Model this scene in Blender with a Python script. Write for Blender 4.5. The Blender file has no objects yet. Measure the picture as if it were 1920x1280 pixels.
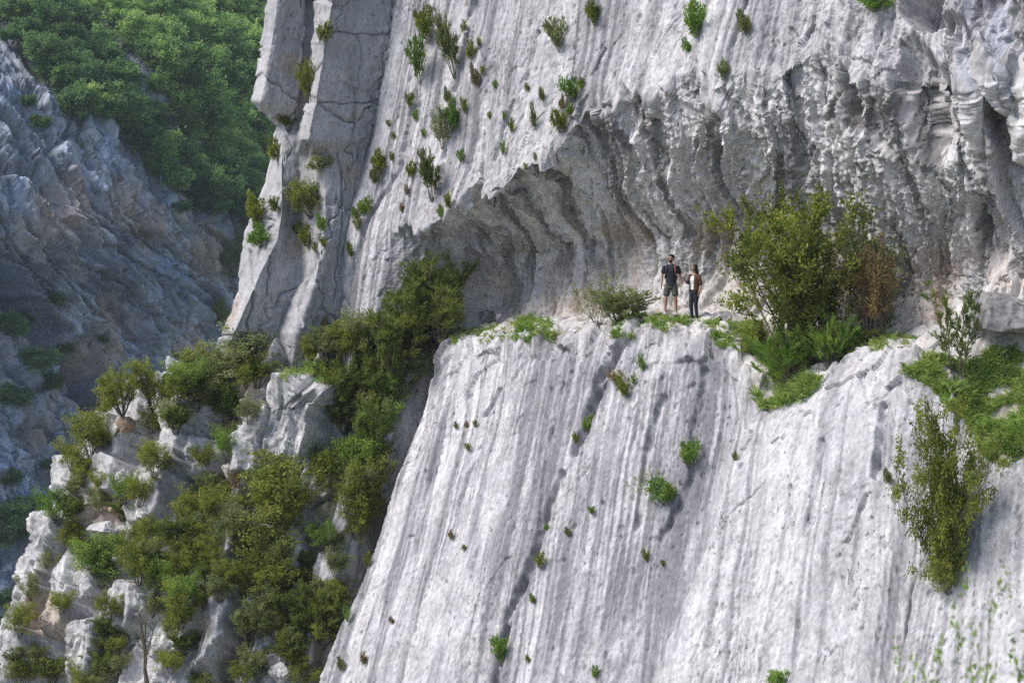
import bpy, math, random
import numpy as np
from mathutils import Vector, Matrix

# ------------------------------------------------------------------ camera
SC = bpy.context.scene
COL = SC.collection
F = 3876.0                                   # focal length in pixels of a 1920 wide frame
PITCH = math.radians(3.0)
FW = np.array([0, math.cos(PITCH), -math.sin(PITCH)])
UP = np.array([0, math.sin(PITCH), math.cos(PITCH)])
RT = np.array([1.0, 0, 0])
cam_d = bpy.data.cameras.new('camera')
cam = bpy.data.objects.new('camera', cam_d)
COL.objects.link(cam)
cam.rotation_euler = (math.radians(90) - PITCH, 0, 0)
cam_d.sensor_width = 36.0
cam_d.lens = F / 1920 * 36.0
cam_d.clip_start = 0.1
cam_d.clip_end = 5000
cam_d.dof.use_dof = True
cam_d.dof.focus_distance = 60.0
cam_d.dof.aperture_fstop = 4.0
SC.camera = cam
# ------------------------------------------------------------------ light
SUN_EL, SUN_AZ = 50.0, -108.0                 # azimuth from +Y towards +X
sd = Vector((math.sin(math.radians(SUN_AZ)) * math.cos(math.radians(SUN_EL)),
             math.cos(math.radians(SUN_AZ)) * math.cos(math.radians(SUN_EL)), math.sin(math.radians(SUN_EL))))
W = bpy.data.worlds.new('World'); SC.world = W; W.use_nodes = True
wn = W.node_tree
sky = wn.nodes.new('ShaderNodeTexSky'); sky.sky_type = 'NISHITA'; sky.sun_disc = False
sky.sun_elevation = math.radians(SUN_EL); sky.sun_rotation = math.radians(SUN_AZ)
sky.altitude = 800; sky.dust_density = 2.5; sky.air_density = 1.0
wn.links.new(sky.outputs[0], wn.nodes['Background'].inputs[0])
wn.nodes['Background'].inputs[1].default_value = 0.10
sl = bpy.data.lights.new('sun', 'SUN'); sun = bpy.data.objects.new('sun', sl); COL.objects.link(sun)
sl.energy = 2.7; sl.angle = math.radians(26.0); sl.color = (1.0, 0.95, 0.90)
sun.rotation_euler = (-sd).to_track_quat('-Z', 'Y').to_euler()
sun.location = (-40, 30, 80)
SC.view_settings.view_transform = 'Standard'; SC.view_settings.look = 'None'
SC.view_settings.exposure = 0.55; SC.view_settings.gamma = 1.0
SC.view_settings.use_curve_mapping = False
SC.cycles.use_denoising = False
SC.cycles.sample_clamp_indirect = 3.0; SC.cycles.max_bounces = 6; SC.cycles.diffuse_bounces = 4; SC.cycles.transmission_bounces = 3
SC.cycles.transparent_max_bounces = 4; SC.cycles.glossy_bounces = 2; SC.cycles.volume_bounces = 1

# ------------------------------------------------------------------ maths
def sm(a, b, x):
    t = np.clip((x - a) / (b - a), 0, 1)
    return t * t * (3 - 2 * t)
_rng = np.random.default_rng(11)
PERM = np.concatenate([_rng.permutation(256)] * 3).astype(np.int32)
_g = _rng.normal(size=(256, 3)); GRAD = (_g / np.linalg.norm(_g, axis=1)[:, None]).astype(np.float32)
_a2 = np.arange(256) * (2 * math.pi / 256) * 37; G2 = np.stack([np.cos(_a2), np.sin(_a2)], 1).astype(np.float32)
def noise(x, y, z=0.0, seed=0):
    x = np.asarray(x, np.float32); y = np.asarray(y, np.float32) + np.float32(seed * 7.31)
    if np.isscalar(z):
        x = x + np.float32(seed * 3.17)
        xi = np.floor(x).astype(np.int32); yi = np.floor(y).astype(np.int32)
        xf = x - xi; yf = y - yi
        u = xf * xf * xf * (xf * (xf * 6 - 15) + 10); v = yf * yf * yf * (yf * (yf * 6 - 15) + 10)
        xi &= 255; yi &= 255; out = 0
        for dx in (0, 1):
            a = PERM[xi + dx]; wx = u if dx else 1 - u
            for dy in (0, 1):
                h = PERM[a + yi + dy]
                out = out + wx * (v if dy else 1 - v) * (G2[h, 0] * (xf - dx) + G2[h, 1] * (yf - dy))
        return out * 1.45
    z = np.broadcast_to(np.float32(z) if np.isscalar(z) else np.asarray(z, np.float32), x.shape) + np.float32(seed * 3.17)
    xi = np.floor(x).astype(np.int32); yi = np.floor(y).astype(np.int32); zi = np.floor(z).astype(np.int32)
    xf = x - xi; yf = y - yi; zf = z - zi
    u = xf * xf * xf * (xf * (xf * 6 - 15) + 10); v = yf * yf * yf * (yf * (yf * 6 - 15) + 10); w = zf * zf * zf * (zf * (zf * 6 - 15) + 10)
    xi &= 255; yi &= 255; zi &= 255
    out = 0
    for dx in (0, 1):
        a = PERM[xi + dx]; wx = u if dx else 1 - u
        for dy in (0, 1):
            b = PERM[a + yi + dy]; wy = v if dy else 1 - v
            for dz in (0, 1):
                g = GRAD[PERM[b + zi + dz]]
                wz = w if dz else 1 - w
                out = out + wx * wy * wz * (g[..., 0] * (xf - dx) + g[..., 1] * (yf - dy) + g[..., 2] * (zf - dz))
    return out * 1.5
def fbm(x, y, z=0.0, o=4, seed=0, gain=.5):
    t = 0; a = 1.0; f = 1.0
    for i in range(o):
        t = t + a * noise(np.asarray(x) * f, np.asarray(y) * f, np.asarray(z) * f if not np.isscalar(z) else z * f, seed + i * 5)
        a *= gain; f *= 2.03
    return t
def ridge(x, y, z=0.0, o=3, seed=0, gain=.5):
    t = 0; a = 1.0; f = 1.0
    for i in range(o):
        n_ = 1 - np.abs(noise(np.asarray(x) * f, np.asarray(y) * f, np.asarray(z) * f if not np.isscalar(z) else z * f, seed + i * 5)) * 1.6
        t = t + a * n_; a *= gain; f *= 2.03
    return t
def worley(x, y, seed=0, jit=.9):
    """F1, F2, cell random, second cell random"""
    x = np.asarray(x, np.float32); y = np.asarray(y, np.float32)
    xi = np.floor(x).astype(np.int32); yi = np.floor(y).astype(np.int32)
    f1 = np.full(x.shape, 9., np.float32); f2 = f1.copy(); c1 = np.zeros(x.shape, np.float32); px = f1.copy(); py = f1.copy()
    for dx in (-1, 0, 1):
        for dy in (-1, 0, 1):
            h = PERM[(PERM[(xi + dx + seed * 13) & 255] + yi + dy) & 255]
            g = GRAD[h]
            cx = xi + dx + .5 + g[..., 0] * .5 * jit; cy = yi + dy + .5 + g[..., 1] * .5 * jit
            d = (x - cx) ** 2 + (y - cy) ** 2
            m = d < f1
            f2 = np.where(m, f1, np.minimum(f2, d)); c1 = np.where(m, h / 255., c1)
            px = np.where(m, x - cx, px); py = np.where(m, y - cy, py)
            f1 = np.where(m, d, f1)
    return np.sqrt(f1), np.sqrt(f2), c1, px, py
def facets(x, y, seed, tilt=1.0):
    """piecewise planar relief: each cell tilted its own way"""
    f1, f2, c, px, py = worley(x, y, seed)
    a = c * 41.0
    return (c - .5) + tilt * (px * np.cos(a) + py * np.sin(a)), f2 - f1, c

def ray(u, v): return FW + RT * ((u - 960) / F) + UP * ((640 - v) / F)
def at(u, v, Y):
    d = ray(u, v); return d * (Y / d[1])
def proj(P):
    y = P @ FW
    return 960 + F * (P @ RT) / y, 640 - F * (P @ UP) / y, y
def pdist(U, V, pts):
    """pixel distance to a polyline, and the signed side (positive on its right, going down)"""
    best = np.full(U.shape, 1e9, np.float32); side = np.zeros(U.shape, np.float32)
    for (x0, y0), (x1, y1) in zip(pts[:-1], pts[1:]):
        dx, dy = x1 - x0, y1 - y0; L = dx * dx + dy * dy
        t = np.clip(((U - x0) * dx + (V - y0) * dy) / L, 0, 1)
        ex = U - x0 - t * dx; ey = V - y0 - t * dy
        d = np.hypot(ex, ey); m = d < best
        best = np.where(m, d, best); side = np.where(m, np.sign(dy * (U - x0) - dx * (V - y0)), side)
    return best, side
def inpoly(U, V, poly):
    r = np.zeros(U.shape, bool); n_ = len(poly)
    for i in range(n_):
        x0, y0 = poly[i]; x1, y1 = poly[(i + 1) % n_]
        if y0 == y1: continue
        c = ((y0 > V) != (y1 > V)) & (U < (x1 - x0) * (V - y0) / (y1 - y0) + x0)
        r ^= c
    return r

# ------------------------------------------------------------------ scene helpers
def tag(o, label=None, cat=None, group=None, kind=None):
    if label: o['label'] = label
    if cat: o['category'] = cat
    if group: o['group'] = group
    if kind: o['kind'] = kind
    return o
def link(name, me, parent=None):
    o = bpy.data.objects.new(name, me); COL.objects.link(o)
    if parent is not None: o.parent = parent
    return o
def fast_mesh(name, V, Q, mats, midx=None, smooth=True, k=4):
    """numpy vertices and faces of k corners each -> mesh"""
    me = bpy.data.meshes.new(name)
    V = np.asarray(V, np.float32).reshape(-1, 3); Q = np.asarray(Q, np.int32).reshape(-1, k)
    me.vertices.add(len(V)); me.vertices.foreach_set('co', V.ravel())
    me.loops.add(Q.size); me.loops.foreach_set('vertex_index', Q.ravel())
    me.polygons.add(len(Q)); me.polygons.foreach_set('loop_start', np.arange(0, Q.size, k, dtype=np.int32))
    if midx is not None: me.polygons.foreach_set('material_index', np.asarray(midx, np.int32))
    me.polygons.foreach_set('use_smooth', np.full(len(Q), smooth))
    for m in (mats if isinstance(mats, (list, tuple)) else [mats]): me.materials.append(m)
    me.update(calc_edges=True)
    return me
def set_col(me, rgb, name='col'):
    a = me.attributes.new(name, 'FLOAT_COLOR', 'POINT')
    c = np.ones((len(me.vertices), 4), np.float32); c[:, :3] = rgb.reshape(-1, 3)
    a.data.foreach_set('color', c.ravel())
def set_f(me, val, name):
    a = me.attributes.new(name, 'FLOAT', 'POINT'); a.data.foreach_set('value', np.asarray(val, np.float32).ravel())
def grid_quads(R, C):
    i = np.arange(R * C, dtype=np.int32).reshape(R, C)
    return np.stack([i[:-1, :-1], i[1:, :-1], i[1:, 1:], i[:-1, 1:]], -1).reshape(-1, 4)
def normals(P):
    a = np.gradient(P, axis=0); b = np.gradient(P, axis=1)
    n_ = np.cross(a, b); n_ /= np.linalg.norm(n_, axis=-1)[..., None] + 1e-9
    # towards the camera side
    s = np.sign(np.sum(n_ * -P, -1)); return n_ * np.where(np.mean(s) < 0, -1, 1)
def blur(a, k, axis=0):
    if k < 1: return a
    w = np.hanning(2 * k + 3)[1:-1]; w /= w.sum()
    p = [(0, 0)] * a.ndim; p[axis] = (k, k)
    b = np.pad(a, p, mode='edge'); out = 0; n_ = a.shape[axis]
    for i, wi in enumerate(w):
        sl_ = [slice(None)] * a.ndim; sl_[axis] = slice(i, i + n_); out = out + wi * b[tuple(sl_)]
    return out
SHEETS = {}
def register(name, P, N):
    U, V, D = proj(P.reshape(-1, 3)); SHEETS[name] = (P.reshape(-1, 3), N.reshape(-1, 3), U, V, D)
def hit(u, v, sheets=None, r=5.0):
    """nearest built rock surface seen at a pixel"""
    best = None
    for k in (sheets or SHEETS):
        P, N, U, V, D = SHEETS[k]
        m = np.nonzero((np.abs(U - u) < r) & (np.abs(V - v) < r))[0]
        if len(m):
            i = m[np.argmin(D[m])]
            if best is None or D[i] < best[2]: best = (P[i], N[i], D[i], k)
    return best

# ------------------------------------------------------------------ materials
def mat(name):
    m = bpy.data.materials.new(name); m.use_nodes = True
    nt = m.node_tree; return m, nt, nt.nodes['Principled BSDF']
def nd(nt, t, **kw):
    n_ = nt.nodes.new(t)
    for k, v in kw.items(): setattr(n_, k, v)
    return n_
def rock_material(name, fine=9.0, bump=.5, dist=.02, var=.35, speck=.5, rough=.92, stretch=.45):
    """colour from the surface's own stains ('col'), broken up by procedural grain, specks and relief"""
    m, nt, b = mat(name); L = nt.links.new
    at_ = nd(nt, 'ShaderNodeAttribute', attribute_name='col')
    tc = nd(nt, 'ShaderNodeTexCoord')
    n1 = nd(nt, 'ShaderNodeTexNoise'); n1.inputs['Scale'].default_value = fine; n1.inputs['Detail'].default_value = 6; n1.inputs['Roughness'].default_value = .7
    n2 = nd(nt, 'ShaderNodeTexNoise'); n2.inputs['Scale'].default_value = fine * .23; n2.inputs['Detail'].default_value = 5
    mp_ = nd(nt, 'ShaderNodeMapping'); mp_.inputs['Scale'].default_value = (1, 1, stretch); L(tc.outputs['Object'], mp_.inputs['Vector'])
    L(mp_.outputs[0], n1.inputs['Vector']); L(mp_.outputs[0], n2.inputs['Vector'])
    r1 = nd(nt, 'ShaderNodeMapRange'); r1.inputs[1].default_value = .3; r1.inputs[2].default_value = .7
    r1.inputs[3].default_value = 1 - var; r1.inputs[4].default_value = 1 + var
    L(n1.outputs[0], r1.inputs[0])
    r2 = nd(nt, 'ShaderNodeMapRange'); r2.inputs[1].default_value = .3; r2.inputs[2].default_value = .7
    r2.inputs[3].default_value = 1 - var * .6; r2.inputs[4].default_value = 1 + var * .6
    L(n2.outputs[0], r2.inputs[0])
    mu = nd(nt, 'ShaderNodeMath', operation='MULTIPLY'); L(r1.outputs[0], mu.inputs[0]); L(r2.outputs[0], mu.inputs[1])
    vm = nd(nt, 'ShaderNodeVectorMath', operation='SCALE'); L(at_.outputs['Color'], vm.inputs[0]); L(mu.outputs[0], vm.inputs['Scale'])
    # dark specks: shade of pits too small to model, painted into the colour
    vo = nd(nt, 'ShaderNodeTexNoise'); vo.inputs['Scale'].default_value = fine * .9; vo.inputs['Detail'].default_value = 3
    L(mp_.outputs[0], vo.inputs['Vector'])
    r3 = nd(nt, 'ShaderNodeMapRange'); r3.inputs[1].default_value = .61; r3.inputs[2].default_value = .67; r3.inputs[3].default_value = 1; r3.inputs[4].default_value = 1 - speck
    L(vo.outputs[0], r3.inputs[0])
    pn_ = nd(nt, 'ShaderNodeTexNoise'); pn_.inputs['Scale'].default_value = fine * .07; pn_.inputs['Detail'].default_value = 4; L(mp_.outputs[0], pn_.inputs['Vector'])
    pr_ = nd(nt, 'ShaderNodeMapRange'); pr_.inputs[1].default_value = .42; pr_.inputs[2].default_value = .62; pr_.inputs[3].default_value = 1.0; pr_.inputs[4].default_value = 1 - speck
    L(pn_.outputs[0], pr_.inputs[0]); L(pr_.outputs[0], r3.inputs[4])
    vm2 = nd(nt, 'ShaderNodeVectorMath', operation='SCALE'); L(vm.outputs[0], vm2.inputs[0]); L(r3.outputs[0], vm2.inputs['Scale'])
    L(vm2.outputs[0], b.inputs['Base Color'])
    b.inputs['Roughness'].default_value = rough; b.inputs['Specular IOR Level'].default_value = .25
    bp = nd(nt, 'ShaderNodeBump'); bp.inputs['Strength'].default_value = bump; bp.inputs['Distance'].default_value = dist
    L(n1.outputs[0], bp.inputs['Height']); L(bp.outputs[0], b.inputs['Normal'])
    return m
M_WALL = rock_material('limestone_wall', 10.0, .9, .026, .26, .6)
M_FAR = rock_material('far_limestone', 1.6, .9, .35, .3, .4)
M_ROCKS = rock_material('limestone_boulder', 8.0, .9, .045, .3, .55)
def leaf_material(name, c0, c1, c2, trans=.35, rough=.55):
    far = name.startswith('far')
    m, nt, b = mat(name); L = nt.links.new
    a = nd(nt, 'ShaderNodeAttribute', attribute_name='tint'); oi = nd(nt, 'ShaderNodeObjectInfo')
    ad = nd(nt, 'ShaderNodeMath', operation='MULTIPLY_ADD'); ad.inputs[1].default_value = .6 if far else .34; ad.inputs[2].default_value = -.3 if far else -.17
    L(oi.outputs['Random'], ad.inputs[0])
    s = nd(nt, 'ShaderNodeMath', operation='ADD'); L(a.outputs['Fac'], s.inputs[0]); L(ad.outputs[0], s.inputs[1])
    cr = nd(nt, 'ShaderNodeValToRGB'); e = cr.color_ramp.elements
    e[0].position = .1; e[0].color = (*c0, 1); e[1].position = .92; e[1].color = (*c2, 1)
    k = e.new(.5); k.color = (*c1, 1)
    L(s.outputs[0], cr.inputs[0])
    L(cr.outputs[0], b.inputs['Base Color']); b.inputs['Roughness'].default_value = rough; b.inputs['Specular IOR Level'].default_value = .3
    tr = nd(nt, 'ShaderNodeBsdfTranslucent'); L(cr.outputs[0], tr.inputs[0])
    mx = nd(nt, 'ShaderNodeMixShader'); mx.inputs[0].default_value = trans
    out = nt.nodes['Material Output']; L(b.outputs[0], mx.inputs[1]); L(tr.outputs[0], mx.inputs[2]); L(mx.outputs[0], out.inputs[0])
    return m
L_BOX = leaf_material('box_leaf', (0.115, 0.155, 0.025), (0.225, 0.275, 0.045), (0.4, 0.42, 0.075), 0.5)
L_JUN = leaf_material('juniper_leaf', (0.08, 0.125, 0.026), (0.165, 0.23, 0.046), (0.29, 0.34, 0.08), 0.42)
L_BRI = leaf_material('bright_leaf', (0.1, 0.21, 0.028), (0.2, 0.34, 0.055), (0.33, 0.45, 0.085), 0.42)
L_GRY = leaf_material('grey_green_leaf', (0.14, 0.185, 0.068), (0.25, 0.3, 0.11), (0.37, 0.42, 0.17), 0.5)
L_RED = leaf_material('russet_leaf', (0.12, 0.09, 0.04), (0.24, 0.16, 0.07), (0.34, 0.26, 0.11))
L_FAR = leaf_material('far_leaf', (0.13, 0.25, 0.085), (0.27, 0.47, 0.14), (0.52, 0.68, 0.22), 0.5)
L_FARD = leaf_material('far_dark_leaf', (0.075, 0.15, 0.065), (0.14, 0.27, 0.1), (0.23, 0.38, 0.13), 0.5)
L_GRS = leaf_material('grass_blade', (0.15, 0.28, 0.05), (0.26, 0.43, 0.08), (0.44, 0.52, 0.16), 0.5)
L_DRY = leaf_material('dry_blade', (.2, .15, .07), (.3, .22, .1), (.4, .33, .18))
def plain(name, c, rough=.8, var=.2, scale=30.0):
    m, nt, b = mat(name); L = nt.links.new
    tc = nd(nt, 'ShaderNodeTexCoord'); n1 = nd(nt, 'ShaderNodeTexNoise'); n1.inputs['Scale'].default_value = scale; n1.inputs['Detail'].default_value = 4
    L(tc.outputs['Object'], n1.inputs['Vector'])
    cr = nd(nt, 'ShaderNodeValToRGB'); e = cr.color_ramp.elements
    e[0].position = .3; e[0].color = (*[x * (1 - var) for x in c], 1); e[1].position = .7; e[1].color = (*[min(1, x * (1 + var)) for x in c], 1)
    L(n1.outputs[0], cr.inputs[0]); L(cr.outputs[0], b.inputs['Base Color']); b.inputs['Roughness'].default_value = rough
    return m
M_BARK = plain('bark', (.12, .095, .075), .9, .4, 14)

# ------------------------------------------------------------------ main cliff: wall, overhang, ledge, lower wall
A = np.array([5.0, 60.0, 0.0])
DR = np.array([.733114, -.680106, 0]); NN = np.array([-.680106, -.733114, 0]); ZZ = np.array([0, 0, 1.0])
LEANU, OU, LEANL = .27, .12, .486
def wall_hit(u, v, o=0.0, lean=0.0):
    d = ray(u, v); k = (o + NN @ A) / (NN @ d + lean * d[2]); P = k * d
    return (P - A) @ DR, P[2]
def curve(pts, o, lean, s):
    q = sorted(wall_hit(u, v, o, lean) for u, v in pts)
    q = np.array(q); return np.interp(s, q[:, 0], q[:, 1])
SCOR = wall_hit(828, 640)[0]
scol = np.concatenate([np.linspace(-19, -15.2, 20)[:-1], np.linspace(-15.2, 13.2, 720), np.linspace(13.2, 26, 50)[1:]])
C = len(scol)
lip_pts = [(600, 470), (735, 447), (765, 430), (800, 425), (850, 385), (930, 352), (985, 320), (1050, 280), (1080, 240), (1150, 205), (1210, 185), (1290, 150), (1360, 175), (1440, 150), (1540, 115), (1600, 150), (1680, 150), (1760, 190), (1840, 140), (1950, 120), (2200, 110)]
roof_pts = [(600, 480), (760, 480), (850, 452), (950, 420), (1050, 385), (1200, 340), (1350, 320), (1500, 320), (1700, 360), (1850, 380), (2200, 380)]
back_pts = [(700, 540), (880, 505), (1000, 470), (1100, 460), (1200, 450), (1300, 440), (1450, 450), (1600, 470), (1700, 500), (1850, 520), (2200, 520)]
foot_pts = [(700, 640), (760, 640), (900, 610), (960, 605), (1050, 602), (1130, 592), (1230, 574), (1330, 580), (1450, 602), (1600, 612), (1700, 616), (1800, 612), (1920, 612), (2200, 612)]
edge_pts = [(700, 655), (815, 640), (860, 628), (950, 625), (1050, 622), (1110, 616), (1150, 628), (1210, 603), (1270, 607), (1330, 622), (1380, 655), (1415, 720), (1440, 745), (1500, 738), (1560, 692), (1620, 664), (1700, 672), (1750, 705), (1800, 770), (1850, 856), (1920, 850), (2050, 800), (2300, 800)]
wl = sm(SCOR - 2.6, SCOR + .6, scol)                    # overhang opens to the right of the corner
z_lip = curve(lip_pts, OU, LEANU, scol)
z_lip = z_lip + .5 * noise(scol * .7, scol * 0 + 12.2) + .34 * noise(scol * 1.3, scol * 0 + 2.2) + .22 * noise(scol * 3.1, scol * 0 + 7.7) + .1 * noise(scol * 8, scol * 0 + 1.7)
o_lip = OU - LEANU * z_lip
z_roof = curve(roof_pts, -2.0, 0, scol); o_roof = -2.0 + 0 * scol
z_back = curve(back_pts, -3.3, 0, scol); o_back = -3.3 + .5 * noise(scol * .35, scol * 0 + 4)
z_foot = curve(foot_pts, -2.45, 0, scol); o_foot = -2.45 + .3 * noise(scol * .5, scol * 0 + 9)
z_edge = curve(edge_pts, 0, 0, scol); z_edge = z_edge + .12 * noise(scol * 2.2, scol * 0 + 3.3) + .08 * noise(scol * 6, scol * 0 + 6.3)
z_ref = blur(curve(edge_pts, 0, 0, scol), 95, 0); o_edge = LEANL * (z_ref - z_edge)
pl = lambda z: OU - LEANU * z
wb = sm(SCOR - 2.8, SCOR + 1.2, scol)
o_back = pl(z_back) * (1 - wb) + o_back * wb; o_roof = pl(z_roof) * (1 - wb) + o_roof * wb
o_foot = pl(z_foot) * (1 - wb) * wl + o_foot * wb + (pl(z_foot) * (1 - wb)) * (1 - wl)
wc = sm(SCOR - .7, SCOR, scol)
o_edge = o_edge * wc + (pl(z_edge) - 2.6) * (1 - wc)
lq = sm(-5.5, -.5, scol); lk = .55 - .32 * lq; lz = .24 + .2 * lq
ZT, ZB = 19.0, -19.0
o_bot = (z_ref - ZB) * LEANL; o_bot = o_bot * wc + (o_bot - 4.0) * (1 - wc)
ctrl_o = [pl(ZT) + 0 * scol, pl(8.2) + 0 * scol, o_lip + .03, o_lip + (o_roof - o_lip) * lk, o_roof, o_back, o_back * .55 + o_foot * .45 - .35 * wl, o_foot, o_edge, o_bot * 0 + 0, o_bot]
ctrl_z = [ZT + 0 * scol, 8.2 + 0 * scol, z_lip, z_lip + (z_roof - z_lip) * lz, z_roof, z_back, z_back * .5 + z_foot * .5, z_foot, z_edge, -14.6 + 0 * scol, ZB + 0 * scol]
k146 = (z_edge + 14.6) / (z_edge - ZB); ctrl_o[9] = o_edge + (o_bot - o_edge) * k146
nrow = [25, 250, 60, 60, 95, 60, 70, 60, 400, 30]
po, pz, kind = [], [], []
for i, n_ in enumerate(nrow):
    t = np.linspace(0, 1, n_ + 1)[:-1][:, None]
    po.append(ctrl_o[i] * (1 - t) + ctrl_o[i + 1] * t); pz.append(ctrl_z[i] * (1 - t) + ctrl_z[i + 1] * t)
    kind.append(i + t[:, 0])
PO = np.concatenate(po + [ctrl_o[-1][None]]); PZ = np.concatenate(pz + [ctrl_z[-1][None]]); KR = np.concatenate(kind + [[10.0]])
PO = blur(PO, 4); PZ = blur(PZ, 4)
R = len(KR)
S = np.broadcast_to(scol, PO.shape)
T = np.zeros_like(PO); T[1:] = np.cumsum(np.hypot(np.diff(PO, axis=0), np.diff(PZ, axis=0)), axis=0)
T = T - T[np.searchsorted(KR, 8.0)]                      # arc length, 0 at the ledge's edge
KK = np.broadcast_to(KR[:, None], PO.shape)
cave = sm(1.75, 2.35, KK) * (1 - sm(6.7, 7.2, KK)) * wl
upper = (1 - sm(1.75, 2.3, KK)) + (1 - wl) * (1 - sm(7, 8, KK)) * sm(1.75, 2.3, KK)
ledge = sm(6.7, 7.1, KK) * (1 - sm(7.85, 8.08, KK))
lower = sm(7.85, 8.1, KK)
Pb = A + S[..., None] * DR + PO[..., None] * NN + PZ[..., None] * ZZ
Nb = blur(blur(normals(Pb), 6, 0), 2, 1); Nb /= np.linalg.norm(Nb, axis=-1)[..., None]
Ub, Vb, _ = proj(Pb.reshape(-1, 3)); Ub = Ub.reshape(R, C); Vb = Vb.reshape(R, C)
right = sm(1230, 1560, Ub + .35 * (Vb - 300)) * (1 - sm(560, 640, Vb))      # the rougher part of the upper wall
S2 = S - .16 * np.clip(T, 0, None)                     # streaks and runnels fall a little steeper than the joints
wS = S2 + .25 * noise(S * .5, T * .25, seed=3) + .06 * noise(S * 2.2, T * .8, seed=4)
D = .26 * fbm(S * .16, T * .11, o=3, seed=1) * (1 - ledge)
D += sm(7.5, 8.0, KK) * (1 - sm(0, 1.0, T)) * (.25 * noise(S * .8, 0 * T + 5.5) + .12 * noise(S * 2.5, 0 * T + 8.5))
# lower wall: shallow runnels down the slab
rgh = sm(-.35, .45, noise(S * .3, T * .16, seed=20))
D += lower * (.03 * (ridge(wS * .6, T * .05, o=2, seed=21) - .9) + (.003 + .017 * rgh) * (ridge(wS * 2.1 + .5 * noise(S * .8, T * .4, seed=28), T * .2, o=3, seed=24) - .9) + .03 * fbm(S * 1.1, T * .4, o=3, seed=31) + .028 * rgh * facets(wS * 1.8, T * .5, 22, 1.2)[0])
D += upper * (.045 * (ridge(wS * .8, T * .1, o=2, seed=41) - .9) + .022 * (ridge(wS * 2.6, T * .25, o=2, seed=44) - .9) + .05 * fbm(S * 1.2, T * .45, o=4, seed=51))
fc, fe, fid = facets(wS * 1.1 + .25 * noise(S * 3, T * 3, seed=61), T * .4, 5, 1.2)
D += upper * (.03 + .07 * right) * fc
D += upper * right * (.07 * fbm(S * 2.1, T * 1.1, o=4, seed=53, gain=.65) + .10 * facets(wS * 2.4 + .1 * noise(S * 6, T * 4, seed=62), T * .9, 19, 1.5)[0] + .08 * (ridge(wS * 1.6, T * .35, o=3, seed=54, gain=.6) - .95) - .12 * sm(.3, .5, noise(wS * 1.9, T * .6, seed=55)))
# overhang: curved flutes and flakes running along the dip
fw_ = wS + .6 * noise(S * .5, T * .35, seed=70) + .35 * noise(S * .9, T * .6, seed=71) + .08 * noise(S * 3.5, T * 1.6, seed=72)
cav2 = sm(1.95, 2.6, KK) * (1 - sm(6.7, 7.2, KK)) * wl
jx = fw_ + .10 * noise(S * 6, T * 4, seed=171); jt = T + .2 * noise(S * 5, T * 5, seed=172)
roofz = 1 - .55 * sm(4.8, 5.6, KK)
D += cav2 * (.14 * (ridge(fw_ * .7, T * .10, o=2, seed=73) - .95) + .12 * (ridge(fw_ * 1.9, T * .20, o=2, seed=77) - .95) + .09 * (ridge(fw_ * 4.6, T * .42, o=2, seed=79) - .95))
D += cav2 * roofz * (.10 * facets(jx * 1.3, jt * .25, 12, 1.4)[0] + .08 * facets(jx * 3.0, jt * .42, 13, 1.5)[0] + .05 * facets(jx * 6, jt * .8, 18, 1.5)[0] - .2 * sm(.25, .42, noise(fw_ * 1.6, T * .28, seed=81)) + .04 * fbm(S * 4, T * 2.4, o=3, seed=83, gain=.65))
D += cav2 * sm(4.6, 5.4, KK) * (.10 * (ridge(jx * 2.2, T * .12, o=2, seed=86) - .95) + .07 * (ridge(jx * 5, T * .2, o=2, seed=87) - .95))
# teeth at the lip
tooth = sm(1.8, 2.0, KK) * (1 - sm(2.3, 2.9, KK)) * wl
D += tooth * .2 * facets(wS * 2.3, T * .9, 14, 1.2)[0]
# ledge: bare rock, rubble
D += ledge * (.16 * fbm(S * .9, (PO) * .9, o=4, seed=91) + .10 * facets(S * 2.2, PO * 2.2, 15, 1.0)[0])
D += sm(7.6, 7.95, KK) * (1 - sm(8.03, 8.2, KK)) * .16 * facets(S * 1.5, T * 1.3, 16, 1.2)[0]
# fine grit
D += .02 * fbm(S * 6, T * 3.2, o=3, seed=95, gain=.75) * (1 + 1.4 * cave + 1.0 * right)
# pockets
f1, f2, cid, _, _ = worley(wS * 2.6, T * 1.5, 17)
D -= (lower * .08 + upper * .07) * (cid < .16) * sm(.22, .05, f1)
f1, f2, cid, _, _ = worley(wS * 6.5, T * 3.6, 27)
D -= (lower * .06 + upper * .05) * (cid < .2) * sm(-.2, .3, noise(S * .6, T * .4, seed=29)) * sm(.33, .08, f1)
# oblique cracks and slits that follow the dip of the slab
ck = np.abs(noise(wS * .55 + T * .05, T * .22, seed=101)); msk = sm(.1, .45, noise(S * .35, T * .18, seed=104))
D -= (lower + upper) * .11 * sm(.012, .003, ck) * sm(.3, .5, noise(S * .5, T * .3, seed=104))
# steps between the panels of the lower wall
def step(pts, amp, soft, keep='r'):
    d, s_ = pdist(Ub, Vb, pts); return amp * sm(-soft, soft, d * s_)
ww = 9 * noise(S * .9, T * .5, seed=111) + 5 * noise(S * 3, T * 2, seed=112)
d, sg = pdist(Ub + ww, Vb, [(1440, 700), (1392, 800), (1345, 985), (1300, 1090), (1235, 1290), (1170, 1480)])
D += lower * .42 * sm(-7, 5, d * sg)
d, sg = pdist(Ub + ww * .8, Vb, [(1990, 780), (1900, 840), (1850, 890), (1835, 960), (1790, 1060), (1762, 1130), (1740, 1290), (1700, 1480)])
D += lower * 1.5 * sm(-8, 5, d * sg) - lower * .8 * sm(48, 4, d) * (sg < 0) * sm(880, 960, Vb)
d, sg = pdist(Ub + ww, Vb, [(700, 640), (826, 640), (606, 1290), (540, 1480)])
f3, e3, c3 = facets(wS * .55, T * .16, 23, .5)
D += lower * .035 * f3
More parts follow.
